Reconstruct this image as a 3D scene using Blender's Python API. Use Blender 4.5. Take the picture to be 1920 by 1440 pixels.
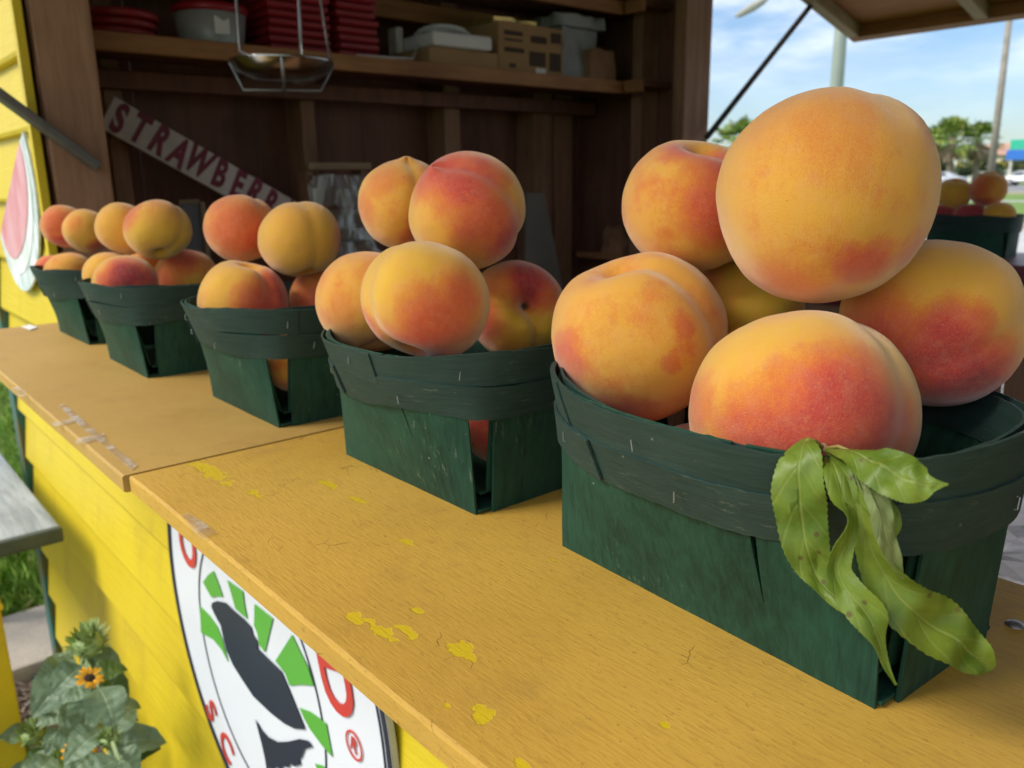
import bpy, bmesh, math, random
import numpy as np
from mathutils import Vector, Matrix, Euler
from mathutils import noise as mnoise

random.seed(7)
scn = bpy.context.scene
for o in list(bpy.data.objects):
    bpy.data.objects.remove(o)

# ------------------------------------------------------------------ camera
F = 1534.504
CAMZ = 1.2
# columns: camera right, camera down, camera forward, in world axes
# (x runs along the counter, y into the stand, z up)
def _frame():
    a = np.array([-400 - 960.0, 358 - 720.0, F]); b = np.array([2800 - 960.0, 312 - 720.0, F])
    X = -a / np.linalg.norm(a); Y = b / np.linalg.norm(b); Z = np.cross(X, Y)
    return np.stack([X, Y, Z])
RM = _frame()
def ray(u, v):
    return RM @ np.array([(u - 960) / F, (v - 720) / F, 1.0])
def at_x(u, v, x):
    d = ray(u, v); p = d * (x / d[0]); return Vector((p[0], p[1], p[2] + CAMZ))
def at_y(u, v, y):
    d = ray(u, v); p = d * (y / d[1]); return Vector((p[0], p[1], p[2] + CAMZ))
def at_z(u, v, z):
    d = ray(u, v); p = d * ((z - CAMZ) / d[2]); return Vector((p[0], p[1], p[2] + CAMZ))

cam_d = bpy.data.cameras.new('camera')
cam = bpy.data.objects.new('camera', cam_d)
scn.collection.objects.link(cam)
cam_d.sensor_width = 36.0
cam_d.lens = 36.0 * F / 1920.0
cam_d.clip_start = 0.02
cam_d.clip_end = 3000
m = Matrix.Identity(4)
for i in range(3):
    m[i][0] = RM[i][0]; m[i][1] = -RM[i][1]; m[i][2] = -RM[i][2]
m[2][3] = CAMZ
cam.matrix_world = m
cam_d.dof.use_dof = True
cam_d.dof.focus_distance = 0.385
cam_d.dof.aperture_fstop = 14.5
scn.camera = cam

# ------------------------------------------------------------------ light
SUN = Vector((-0.34, -0.62, 0.71)).normalized()
world = bpy.data.worlds.new('World')
scn.world = world
world.use_nodes = True
wn = world.node_tree.nodes; wl = world.node_tree.links
wn.clear()
w_out = wn.new('ShaderNodeOutputWorld')
w_bg = wn.new('ShaderNodeBackground'); w_bg.inputs['Strength'].default_value = 0.075
w_sky = wn.new('ShaderNodeTexSky'); w_sky.sky_type = 'NISHITA'; w_sky.sun_disc = False
w_sky.sun_elevation = math.asin(SUN.z); w_sky.sun_rotation = math.atan2(SUN.x, SUN.y)
w_sky.air_density = 1.15; w_sky.dust_density = 0.7; w_sky.ozone_density = 3.0
w_tc = wn.new('ShaderNodeTexCoord')
w_sep = wn.new('ShaderNodeSeparateXYZ'); wl.new(w_tc.outputs['Generated'], w_sep.inputs[0])
w_add = wn.new('ShaderNodeMath'); w_add.operation = 'ADD'; w_add.inputs[1].default_value = 0.16
w_abs = wn.new('ShaderNodeMath'); w_abs.operation = 'ABSOLUTE'
wl.new(w_sep.outputs['Z'], w_abs.inputs[0]); wl.new(w_abs.outputs[0], w_add.inputs[0])
w_dx = wn.new('ShaderNodeMath'); w_dx.operation = 'DIVIDE'; wl.new(w_sep.outputs['X'], w_dx.inputs[0]); wl.new(w_add.outputs[0], w_dx.inputs[1])
w_dy = wn.new('ShaderNodeMath'); w_dy.operation = 'DIVIDE'; wl.new(w_sep.outputs['Y'], w_dy.inputs[0]); wl.new(w_add.outputs[0], w_dy.inputs[1])
w_cmb = wn.new('ShaderNodeCombineXYZ'); wl.new(w_dx.outputs[0], w_cmb.inputs[0]); wl.new(w_dy.outputs[0], w_cmb.inputs[1])
w_cmb.inputs[2].default_value = 3.7
w_n = wn.new('ShaderNodeTexNoise'); w_n.inputs['Scale'].default_value = 0.85; w_n.inputs['Detail'].default_value = 9; w_n.inputs['Roughness'].default_value = 0.56
wl.new(w_cmb.outputs[0], w_n.inputs['Vector'])
w_r = wn.new('ShaderNodeMapRange'); w_r.interpolation_type = 'SMOOTHSTEP'
w_r.inputs['From Min'].default_value = 0.31; w_r.inputs['From Max'].default_value = 0.52
wl.new(w_n.outputs['Fac'], w_r.inputs['Value'])
w_n2 = wn.new('ShaderNodeTexNoise'); w_n2.inputs['Scale'].default_value = 2.1; w_n2.inputs['Detail'].default_value = 6
wl.new(w_cmb.outputs[0], w_n2.inputs['Vector'])
w_cr = wn.new('ShaderNodeValToRGB')
w_cr.color_ramp.elements[0].position = 0.35; w_cr.color_ramp.elements[0].color = (3.6, 4.4, 5.5, 1)
w_cr.color_ramp.elements[1].position = 0.62; w_cr.color_ramp.elements[1].color = (6.9, 7.2, 7.7, 1)
wl.new(w_n2.outputs['Fac'], w_cr.inputs[0])
w_mix = wn.new('ShaderNodeMix'); w_mix.data_type = 'RGBA'
w_hz = wn.new('ShaderNodeMapRange'); w_hz.interpolation_type = 'SMOOTHSTEP'
w_hz.inputs['From Min'].default_value = 0.08; w_hz.inputs['From Max'].default_value = 0.15; w_hz.inputs['To Min'].default_value = 0.12
wl.new(w_sep.outputs['Z'], w_hz.inputs['Value'])
w_mu = wn.new('ShaderNodeMath'); w_mu.operation = 'MULTIPLY'
wl.new(w_r.outputs[0], w_mu.inputs[0]); wl.new(w_hz.outputs[0], w_mu.inputs[1])
wl.new(w_mu.outputs[0], w_mix.inputs['Factor'])
w_tint = wn.new('ShaderNodeMix'); w_tint.data_type = 'RGBA'; w_tint.blend_type = 'MULTIPLY'; w_tint.inputs[0].default_value = 1.0
w_tint.inputs[7].default_value = (0.64, 0.72, 0.84, 1)
wl.new(w_sky.outputs[0], w_tint.inputs[6]); wl.new(w_tint.outputs[2], w_mix.inputs[6]); wl.new(w_cr.outputs[0], w_mix.inputs[7])
wl.new(w_mix.outputs[2], w_bg.inputs['Color'])
wl.new(w_bg.outputs[0], w_out.inputs['Surface'])

sun_d = bpy.data.lights.new('sun', 'SUN')
sun_d.energy = 1.5
sun_d.angle = math.radians(26)
sun_d.color = (1.0, 0.95, 0.86)
sun = bpy.data.objects.new('sun', sun_d)
scn.collection.objects.link(sun)
sun.location = (0, 0, 20)
sun.rotation_euler = SUN.to_track_quat('Z', 'Y').to_euler()

scn.view_settings.view_transform = 'Standard'
scn.view_settings.look = 'None'
scn.view_settings.exposure = 1.38
scn.view_settings.gamma = 1.0
scn.cycles.diffuse_bounces = 3
scn.cycles.glossy_bounces = 2
scn.cycles.max_bounces = 6
scn.cycles.caustics_reflective = False
scn.cycles.caustics_refractive = False

# ------------------------------------------------------------------ helpers
def wmat(o):
    if o.parent is None:
        return o.matrix_basis.copy()
    return wmat(o.parent) @ o.matrix_parent_inverse @ o.matrix_basis

def link(o, parent=None):
    scn.collection.objects.link(o)
    if parent is not None:
        o.parent = parent
        o.matrix_parent_inverse = wmat(parent).inverted()
    return o

def tag(o, label=None, cat=None, group=None, kind=None):
    if label: o['label'] = label
    if cat: o['category'] = cat
    if group: o['group'] = group
    if kind: o['kind'] = kind
    return o

def thing(name, loc, label, cat, group=None):
    o = bpy.data.objects.new(name, None)
    o.empty_display_size = 0.05
    o.location = loc
    scn.collection.objects.link(o)
    return tag(o, label, cat, group)

def mesh_obj(name, me, mat=None, parent=None, matrix=None, smooth=False):
    o = bpy.data.objects.new(name, me)
    if mat is not None and not me.materials:
        me.materials.append(mat)
    if matrix is not None:
        o.matrix_basis = matrix
    if smooth:
        me.polygons.foreach_set('use_smooth', [True] * len(me.polygons))
    return link(o, parent)

def pyd(name, verts, faces, uvs=None):
    me = bpy.data.meshes.new(name)
    me.from_pydata([tuple(v) for v in verts], [], faces)
    if uvs is not None:
        ul = me.uv_layers.new(name='UVMap')
        for lp in me.loops:
            ul.data[lp.index].uv = uvs[lp.vertex_index]
    me.update()
    return me

def bm_mesh(name, bm):
    me = bpy.data.meshes.new(name)
    bmesh.ops.recalc_face_normals(bm, faces=bm.faces)
    bm.to_mesh(me); bm.free()
    return me

def box_mesh(name, x0, x1, y0, y1, z0, z1, bevel=0.0, seg=2):
    bm = bmesh.new()
    bmesh.ops.create_cube(bm, size=1.0)
    for v in bm.verts:
        v.co = Vector(((x0 + x1) / 2 + v.co.x * (x1 - x0), (y0 + y1) / 2 + v.co.y * (y1 - y0), (z0 + z1) / 2 + v.co.z * (z1 - z0)))
    if bevel > 0:
        bmesh.ops.bevel(bm, geom=list(bm.edges), offset=bevel, segments=seg, affect='EDGES', profile=0.6)
    return bm_mesh(name, bm)

def box(name, x0, x1, y0, y1, z0, z1, mat, parent=None, bevel=0.002, matrix=None, seg=2):
    return mesh_obj(name, box_mesh(name, x0, x1, y0, y1, z0, z1, bevel, seg), mat, parent, matrix)

def beam(name, p0, p1, w, t, mat, parent=None, up=Vector((0, 0, 1)), bevel=0.002):
    p0 = Vector(p0); p1 = Vector(p1); d = p1 - p0; L = d.length; d.normalize()
    s = d.cross(up)
    if s.length < 1e-4: s = d.cross(Vector((0, 1, 0)))
    s.normalize(); u = s.cross(d)
    M = Matrix((( d.x, s.x, u.x, p0.x), (d.y, s.y, u.y, p0.y), (d.z, s.z, u.z, p0.z), (0, 0, 0, 1)))
    return mesh_obj(name, box_mesh(name, 0, L, -w / 2, w / 2, -t / 2, t / 2, bevel), mat, parent, M)

def tube_mesh(name, pts, radii, seg=8, caps=True):
    pts = [Vector(p) for p in pts]
    if not isinstance(radii, (list, tuple)): radii = [radii] * len(pts)
    verts = []; faces = []
    prev = None
    for i, p in enumerate(pts):
        d = (pts[min(i + 1, len(pts) - 1)] - pts[max(i - 1, 0)]).normalized()
        if prev is None:
            r = d.orthogonal().normalized()
        else:
            r = (prev - d * prev.dot(d)).normalized()
        prev = r
        s = d.cross(r)
        for k in range(seg):
            a = 2 * math.pi * k / seg
            verts.append(p + (r * math.cos(a) + s * math.sin(a)) * radii[i])
    for i in range(len(pts) - 1):
        for k in range(seg):
            faces.append((i * seg + k, i * seg + (k + 1) % seg, (i + 1) * seg + (k + 1) % seg, (i + 1) * seg + k))
    if caps:
        faces.append(tuple(range(seg))[::-1]); faces.append(tuple((len(pts) - 1) * seg + k for k in range(seg)))
    return pyd(name, verts, faces)

def tube(name, pts, r, mat, parent=None, seg=8, matrix=None):
    return mesh_obj(name, tube_mesh(name, pts, r, seg), mat, parent, matrix, smooth=True)

def lathe_mesh(name, prof, seg=32):
    verts = []; faces = []
    for (r, z) in prof:
        for k in range(seg):
            a = 2 * math.pi * k / seg
            verts.append((r * math.cos(a), r * math.sin(a), z))
    for i in range(len(prof) - 1):
        for k in range(seg):
            faces.append((i * seg + k, i * seg + (k + 1) % seg, (i + 1) * seg + (k + 1) % seg, (i + 1) * seg + k))
    return pyd(name, verts, faces)

def solid(o, t, off=-1.0):
    md = o.modifiers.new('thickness', 'SOLIDIFY'); md.thickness = t; md.offset = off
    me = o.modifiers.new('crisp_edges', 'EDGE_SPLIT'); me.split_angle = math.radians(50)
    return o

def prism(name, pts2, origin, ux, uy, un, t, mat, parent=None):
    """flat polygon given in 2D, extruded by t along un"""
    origin = Vector(origin); ux = Vector(ux); uy = Vector(uy); un = Vector(un)
    bm = bmesh.new()
    vs = [bm.verts.new(origin + ux * p[0] + uy * p[1]) for p in pts2]
    f = bm.faces.new(vs)
    if t:
        r = bmesh.ops.extrude_face_region(bm, geom=[f])
        for g in r['geom']:
            if isinstance(g, bmesh.types.BMVert): g.co += un * t
    return mesh_obj(name, bm_mesh(name, bm), mat, parent)

def text_mesh(name, body, size, extr=0.001, shear=0.0, bold=0.0):
    cu = bpy.data.curves.new(name + '_c', 'FONT')
    cu.body = body; cu.size = size; cu.extrude = extr; cu.shear = shear; cu.offset = bold
    cu.align_x = 'CENTER'; cu.align_y = 'CENTER'; cu.resolution_u = 4
    o = bpy.data.objects.new(name + '_t', cu)
    scn.collection.objects.link(o)
    dg = bpy.context.evaluated_depsgraph_get()
    me = bpy.data.meshes.new_from_object(o.evaluated_get(dg))
    me.name = name
    bpy.data.objects.remove(o); bpy.data.curves.remove(cu)
    return me

# ------------------------------------------------------------------ materials
def nt(name):
    mt = bpy.data.materials.new(name); mt.use_nodes = True
    t = mt.node_tree
    b = t.nodes['Principled BSDF']
    return mt, t, b

def N(t, typ, **kw):
    n = t.nodes.new(typ)
    for k, v in kw.items():
        if k.startswith('i_'):
            n.inputs[k[2:].replace('_', ' ')].default_value = v
        else:
            setattr(n, k, v)
    return n

def mapping(t, scale=(1, 1, 1), rnd=True, coord='Object', rot=(0, 0, 0)):
    tc = N(t, 'ShaderNodeTexCoord')
    mp = N(t, 'ShaderNodeMapping'); mp.inputs['Scale'].default_value = scale; mp.inputs['Rotation'].default_value = rot
    if rnd:
        oi = N(t, 'ShaderNodeObjectInfo')
        mu = N(t, 'ShaderNodeMath', operation='MULTIPLY'); mu.inputs[1].default_value = 37.0
        t.links.new(oi.outputs['Random'], mu.inputs[0])
        va = N(t, 'ShaderNodeVectorMath', operation='ADD')
        t.links.new(tc.outputs[coord], va.inputs[0]); t.links.new(mu.outputs[0], va.inputs[1])
        t.links.new(va.outputs[0], mp.inputs['Vector'])
    else:
        t.links.new(tc.outputs[coord], mp.inputs['Vector'])
    return mp.outputs[0]

def noise(t, vec, scale, detail=4, rough=0.55, dist=0.0):
    n = N(t, 'ShaderNodeTexNoise'); n.inputs['Scale'].default_value = scale; n.inputs['Detail'].default_value = detail
    n.inputs['Roughness'].default_value = rough; n.inputs['Distortion'].default_value = dist
    t.links.new(vec, n.inputs['Vector'])
    return n.outputs['Fac']

def ramp(t, fac, stops):
    r = N(t, 'ShaderNodeValToRGB')
    el = r.color_ramp.elements
    while len(el) < len(stops): el.new(0.5)
    for e, (p, c) in zip(el, stops):
        e.position = p; e.color = c if len(c) == 4 else (*c, 1)
    t.links.new(fac, r.inputs[0])
    return r.outputs[0]

def maprange(t, v, a, b, c=0.0, d=1.0, smooth=True):
    r = N(t, 'ShaderNodeMapRange')
    if smooth: r.interpolation_type = 'SMOOTHSTEP'
    for i, x in enumerate((a, b, c, d)): r.inputs[1 + i].default_value = x
    t.links.new(v, r.inputs[0])
    return r.outputs[0]

def mixc(t, fac, a, b, mode='MIX'):
    mx = N(t, 'ShaderNodeMix', data_type='RGBA', blend_type=mode)
    for s, v in ((0, fac), (6, a), (7, b)):
        if isinstance(v, (int, float)): mx.inputs[s].default_value = v
        elif isinstance(v, tuple): mx.inputs[s].default_value = v if len(v) == 4 else (*v, 1)
        else: t.links.new(v, mx.inputs[s])
    return mx.outputs[2]

def mathn(t, op, a, b=None, c=None):
    n = N(t, 'ShaderNodeMath', operation=op)
    for i, v in enumerate((a, b, c)):
        if v is None: continue
        if isinstance(v, (int, float)): n.inputs[i].default_value = v
        else: t.links.new(v, n.inputs[i])
    return n.outputs[0]

def bump(t, b, h, strength=0.3, dist=0.002):
    n = N(t, 'ShaderNodeBump'); n.inputs['Strength'].default_value = strength; n.inputs['Distance'].default_value = dist
    t.links.new(h, n.inputs['Height']); t.links.new(n.outputs[0], b.inputs['Normal'])

def plain(name, col, rough=0.6, var=0.12, scale=8, metal=0.0, bmp=0.0, spec=0.5):
    mt, t, b = nt(name)
    v = mapping(t)
    n = noise(t, v, scale, 5)
    lo = tuple(c * (1 - var) for c in col); hi = tuple(min(1, c * (1 + var)) for c in col)
    c = ramp(t, n, [(0.3, lo), (0.7, hi)])
    t.links.new(c, b.inputs['Base Color'])
    b.inputs['Roughness'].default_value = rough; b.inputs['Metallic'].default_value = metal
    b.inputs['Specular IOR Level'].default_value = spec
    if bmp: bump(t, b, noise(t, v, scale * 6, 4), bmp, 0.003)
    return mt

def wood(name, c1, c2, axis='y', grain=1.0, rough=0.7, bmp=0.25, knots=True):
    mt, t, b = nt(name)
    sc = {'x': (1.2, 14, 14), 'y': (14, 1.2, 14), 'z': (14, 14, 1.2)}[axis]
    v = mapping(t, tuple(s * grain for s in sc))
    n1 = noise(t, v, 3.0, 6, 0.6, 0.6)
    n2 = noise(t, v, 14.0, 4, 0.6)
    f = mathn(t, 'MULTIPLY_ADD', n2, 0.35, mathn(t, 'MULTIPLY', n1, 0.7))
    c = ramp(t, f, [(0.30, c1), (0.72, c2)])
    v2 = mapping(t, (1, 1, 1))
    st = noise(t, v2, 3.5, 5, 0.6)
    c = mixc(t, maprange(t, st, 0.45, 0.75, 0, 0.45), c, tuple(x * 0.45 for x in c1))
    t.links.new(c, b.inputs['Base Color'])
    b.inputs['Roughness'].default_value = rough
    bump(t, b, f, bmp, 0.004)
    return mt

M = {}
M['wood_in'] = wood('brown_lumber', (0.24, 0.10, 0.035), (0.48, 0.23, 0.085), 'y')
M['wood_in_z'] = wood('brown_lumber_upright', (0.20, 0.10, 0.055), (0.40, 0.22, 0.13), 'z')
M['wood_in_x'] = wood('brown_lumber_cross', (0.22, 0.095, 0.035), (0.42, 0.20, 0.08), 'x')
M['ply_dark'] = wood('dark_plywood', (0.12, 0.048, 0.030), (0.24, 0.10, 0.060), 'z', 0.6)
M['ply_awning'] = wood('awning_plywood', (0.26, 0.085, 0.026), (0.46, 0.18, 0.06), 'x', 0.7)
M['wood_pale'] = wood('pale_batten', (0.25, 0.17, 0.09), (0.42, 0.30, 0.18), 'y')
M['wood_grey'] = wood('weathered_board', (0.13, 0.155, 0.17), (0.42, 0.46, 0.50), 'x', 1.0, 0.75, 0.5)

def siding_mat():
    mt, t, b = nt('yellow_siding_paint')
    v = mapping(t, (1.6, 20, 20))
    n = noise(t, v, 5.0, 5, 0.6, 0.9)
    v2 = mapping(t, (1, 1, 1))
    big = noise(t, v2, 2.5, 4)
    c = ramp(t, big, [(0.3, (0.60, 0.44, 0.010)), (0.7, (0.68, 0.52, 0.014))])
    dirt = noise(t, mapping(t, (3, 3, 1)), 4.0, 6, 0.65)
    c = mixc(t, maprange(t, dirt, 0.50, 0.8, 0, 0.50), c, (0.42, 0.28, 0.03))
    t.links.new(c, b.inputs['Base Color'])
    b.inputs['Roughness'].default_value = 0.5
    bump(t, b, n, 0.35, 0.004)
    return mt
M['siding'] = siding_mat()

def counter_mat(name, smooth_far=False):
    mt, t, b = nt(name)
    g = mapping(t, (1.0, 9, 9), rnd=False)
    v = mapping(t, (1, 1, 1), rnd=False)
    n1 = noise(t, g, 62.0, 4, 0.7, 0.12)
    n2 = noise(t, g, 160.0, 2, 0.6)
    big = noise(t, v, 5.0, 5, 0.6)
    grime = noise(t, v, 14.0, 6, 0.7)
    c = ramp(t, big, [(0.25, (0.48, 0.275, 0.042)), (0.5, (0.56, 0.33, 0.052)), (0.8, (0.63, 0.38, 0.068))])
    if smooth_far:
        c = ramp(t, big, [(0.25, (0.42, 0.25, 0.062)), (0.5, (0.48, 0.295, 0.076)), (0.8, (0.54, 0.34, 0.095))])
    c = mixc(t, maprange(t, n1, 0.47, 0.70, 0, 0.34 if not smooth_far else 0.15), c, (0.30, 0.145, 0.026))
    c = mixc(t, maprange(t, grime, 0.50, 0.78, 0, 0.55), c, (0.33, 0.185, 0.048))
    h = mathn(t, 'MULTIPLY_ADD', n2, 0.4, n1)
    if not smooth_far:
        pit = noise(t, mapping(t, (1, 2.2, 1), rnd=False), 210.0, 3, 0.7)
        pk = maprange(t, pit, 0.60, 0.72)
        c = mixc(t, mathn(t, 'MULTIPLY', pk, 0.55), c, (0.22, 0.11, 0.022))
        h = mathn(t, 'SUBTRACT', mathn(t, 'MULTIPLY_ADD', pit, 0.8, h), mathn(t, 'MULTIPLY', pk, 0.5))
        # hairline cracks in the old paint, along broken cells
        vo = N(t, 'ShaderNodeTexVoronoi', feature='DISTANCE_TO_EDGE'); vo.inputs['Scale'].default_value = 62
        dv = N(t, 'ShaderNodeTexNoise'); dv.inputs['Scale'].default_value = 30; dv.inputs['Detail'].default_value = 4
        t.links.new(v, dv.inputs['Vector'])
        av = N(t, 'ShaderNodeVectorMath', operation='MULTIPLY_ADD'); av.inputs[1].default_value = (0.03, 0.03, 0.0)
        t.links.new(dv.outputs['Color'], av.inputs[0]); t.links.new(v, av.inputs[2])
        t.links.new(av.outputs[0], vo.inputs['Vector'])
        cr = maprange(t, vo.outputs['Distance'], 0.004, 0.018, 1, 0)
        msk = maprange(t, noise(t, v, 19.0, 3), 0.60, 0.68, 0, 0.8)
        cr = mathn(t, 'MULTIPLY', cr, msk)
        c = mixc(t, cr, c, (0.13, 0.06, 0.02))
        # flaked spots where the bright yellow under-coat shows
        SPK = 0.68
        spots = [(710, 1178, .021, .0055), (765, 1185, .014, .0045), (665, 1160, .011, .006), (865, 1222, .0105, .0085),
                 (905, 1342, .0105, .0065), (760, 1014, .010, .005), (612, 907, .018, .005), (390, 882, .06, .010), (670, 938, .013, .004),
                 (782, 1145, .005, .003), (1037, 1050, .005, .003), (840, 1322, .004, .003), (985, 1436, .008, .004), (1245, 1360, .003, .003), (480, 925, .02, .005)]
        fl = None
        dn = N(t, 'ShaderNodeTexNoise'); dn.inputs['Scale'].default_value = 130; dn.inputs['Detail'].default_value = 4
        t.links.new(v, dn.inputs['Vector'])
        for (u, w_, rx, ry) in spots:
            p = at_z(u, w_, 1.0)
            s = N(t, 'ShaderNodeVectorMath', operation='SUBTRACT'); t.links.new(v, s.inputs[0]); s.inputs[1].default_value = (p.x, p.y, 1.0)
            sc = N(t, 'ShaderNodeVectorMath', operation='MULTIPLY'); t.links.new(s.outputs[0], sc.inputs[0]); sc.inputs[1].default_value = (1 / (rx * SPK), 1 / (ry * SPK), 0)
            ln = N(t, 'ShaderNodeVectorMath', operation='LENGTH'); t.links.new(sc.outputs[0], ln.inputs[0])
            fl = ln.outputs['Value'] if fl is None else mathn(t, 'MINIMUM', fl, ln.outputs['Value'])
        d = mathn(t, 'ADD', fl, mathn(t, 'MULTIPLY', mathn(t, 'SUBTRACT', dn.outputs['Fac'], 0.5), 3.2))
        chip = maprange(t, d, 0.80, 0.90, 1, 0)
        rim = mathn(t, 'MULTIPLY', maprange(t, d, 0.80, 0.92, 0, 1), maprange(t, d, 0.92, 1.06, 1, 0))
        rim = mathn(t, 'MULTIPLY', rim, maprange(t, noise(t, v, 60, 2), 0.50, 0.68, 0, .8))
        c = mixc(t, chip, c, mixc(t, maprange(t, n1, 0.45, 0.7, 0, 0.4), (0.60, 0.42, 0.012), (0.40, 0.25, 0.012)))
        c = mixc(t, rim, c, (0.10, 0.028, 0.015))
        h = mathn(t, 'SUBTRACT', h, mathn(t, 'MULTIPLY_ADD', cr, 1.2, mathn(t, 'MULTIPLY', chip, 0.9)))
    t.links.new(c, b.inputs['Base Color'])
    b.inputs['Roughness'].default_value = 0.55 if not smooth_far else 0.6
    b.inputs['Specular IOR Level'].default_value = 0.35
    bump(t, b, h, 0.42 if not smooth_far else 0.15, 0.0007)
    return mt
M['counter_near'] = counter_mat('cracked_ochre_paint')
M['counter_far'] = counter_mat('worn_tan_paint', True)

def green_trim():
    mt, t, b = nt('worn_green_trim_paint')
    v = mapping(t, (1, 1, 0.25))
    n = noise(t, v, 18, 6, 0.6)
    c = mixc(t, maprange(t, n, 0.52, 0.58), (0.03, 0.13, 0.12), (0.10, 0.10, 0.03))
    t.links.new(c, b.inputs['Base Color']); b.inputs['Roughness'].default_value = 0.6
    return mt
M['green_trim'] = green_trim()

def veneer(name, dark, light, axis, worn=0.5):
    mt, t, b = nt(name)
    sc = (10, 10, 1) if axis == 'z' else (1.3, 1.3, 14)
    v = mapping(t, sc)
    v1 = mapping(t, (1, 1, 1))
    n = noise(t, v, 26, 6, 0.65, 0.5)
    n2 = noise(t, v1, 16, 5, 0.6)
    f = mathn(t, 'MULTIPLY_ADD', n2, 0.5, mathn(t, 'MULTIPLY', n, 0.5))
    c = ramp(t, f, [(0.33, dark), (0.68, light)])
    # scuffs and pale scratches
    s = noise(t, mapping(t, (14, 14, 2.0) if axis == 'z' else (3, 3, 14)), 22, 6, 0.8)
    m2 = noise(t, v1, 11, 3)
    sm = mathn(t, 'MULTIPLY', maprange(t, s, 0.56, 0.72), maprange(t, m2, 0.50, 0.66))
    c = mixc(t, mathn(t, 'MULTIPLY', sm, worn), c, (0.30, 0.30, 0.22))
    sp = N(t, 'ShaderNodeTexVoronoi'); sp.inputs['Scale'].default_value = 130; t.links.new(v1, sp.inputs['Vector'])
    dot = mathn(t, 'MULTIPLY', maprange(t, sp.outputs['Distance'], 0.05, 0.12, 1, 0), maprange(t, noise(t, v1, 37, 2), 0.6, 0.66))
    c = mixc(t, mathn(t, 'MULTIPLY', dot, worn), c, (0.35, 0.36, 0.28))
    t.links.new(c, b.inputs['Base Color'])
    b.inputs['Roughness'].default_value = 0.62
    b.inputs['Specular IOR Level'].default_value = 0.3
    bump(t, b, mathn(t, 'ADD', n, s), 0.40, 0.0012)
    return mt
M['panel'] = veneer('green_stained_veneer', (0.004, 0.028, 0.018), (0.022, 0.098, 0.060), 'z', 0.8)
M['band'] = veneer('dark_green_band_veneer', (0.014, 0.038, 0.031), (0.034, 0.068, 0.058), 'x', 0.4)
M['raw_edge'] = plain('raw_wood_edge', (0.30, 0.20, 0.11), 0.8)
M['staple'] = plain('staple_wire', (0.36, 0.37, 0.37), 0.45, 0.05, metal=1.0)
M['steel'] = plain('dull_steel', (0.35, 0.36, 0.37), 0.45, 0.15, metal=0.9)
M['iron'] = plain('grey_iron_rod', (0.13, 0.125, 0.115), 0.55, 0.3, 20, metal=0.3, bmp=0.2)
M['rod_dark'] = plain('dark_rod', (0.06, 0.055, 0.045), 0.6, 0.3, 20)

# ------------------------------------------------------------------ setting: ground, kerb, roads
def grass_ground():
    mt, t, b = nt('lawn')
    v = mapping(t, (1, 1, 1), rnd=False)
    n = noise(t, v, 0.6, 6, 0.6); n2 = noise(t, v, 12, 6, 0.7)
    c = ramp(t, mathn(t, 'MULTIPLY_ADD', n2, 0.6, mathn(t, 'MULTIPLY', n, 0.4)), [(0.35, (0.055, 0.11, 0.014)), (0.52, (0.13, 0.23, 0.03)), (0.7, (0.23, 0.28, 0.075))])
    t.links.new(c, b.inputs['Base Color']); b.inputs['Roughness'].default_value = 0.9
    bump(t, b, n2, 0.6, 0.03)
    return mt
M['lawn'] = grass_ground()
def sheet(name, x0, x1, y0, y1, z, mat, n=1):
    me = pyd(name, [(x0, y0, z), (x1, y0, z), (x1, y1, z), (x0, y1, z)], [(0, 1, 2, 3)])
    return tag(mesh_obj(name, me, mat), kind='structure')
sheet('ground', -900, 900, -600, 1400, -0.012, M['lawn'])

def concrete(name, col, scale=6):
    mt, t, b = nt(name)
    v = mapping(t, (1, 1, 1), rnd=False)
    n = noise(t, v, scale, 8, 0.65); n2 = noise(t, v, scale * 14, 4, 0.6)
    f = mathn(t, 'MULTIPLY_ADD', n2, 0.4, mathn(t, 'MULTIPLY', n, 0.6))
    c = ramp(t, f, [(0.3, tuple(x * 0.72 for x in col)), (0.7, tuple(min(1, x * 1.15) for x in col))])
    t.links.new(c, b.inputs['Base Color']); b.inputs['Roughness'].default_value = 0.85
    bump(t, b, n2, 0.3, 0.004)
    return mt
M['concrete'] = concrete('pale_concrete', (0.42, 0.36, 0.29))
M['asphalt'] = concrete('grey_asphalt', (0.20, 0.20, 0.205), 2)
M['parking'] = concrete('pale_parking_concrete', (0.44, 0.43, 0.42), 0.7)
M['soil'] = concrete('dark_mulch_soil', (0.10, 0.07, 0.045), 30)
def slab(name, x0, x1, y0, y1, z0, z1, mat):
    return tag(box(name, x0, x1, y0, y1, z0, z1, mat, None, 0.012), kind='structure')
slab('concrete_edging', -2.48, -2.16, -1.2, 3.2, -0.1, 0.05, M['concrete'])
slab('planting_bed', -2.158, 2.4, -0.30, 0.46, -0.1, 0.012, M['soil'])
sheet('front_pavement', -2.158, 3.5, -4.2, -0.302, 0.0, M['concrete'])
sheet('rear_pavement', -60, 60, 3.4, 20.5, 0.0, M['parking'])
slab('rear_kerb', -60, 60, 20.5, 20.75, -0.1, 0.12, M['concrete'])
sheet('footpath', -300, 300, 40.2, 42.0, 0.0, M['parking'])
sheet('road', -500, 500, 56, 100, 0.0, M['asphalt'])
slab('road_kerb', -500, 500, 55.7, 55.99, -0.1, 0.12, M['concrete'])
M['white_line'] = plain('road_paint', (0.75, 0.75, 0.72), 0.7)
for yy in (66.5, 78.0, 89.0):
    sheet('lane_marking', -500, 500, yy, yy + 0.16, 0.005, M['white_line'])

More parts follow.
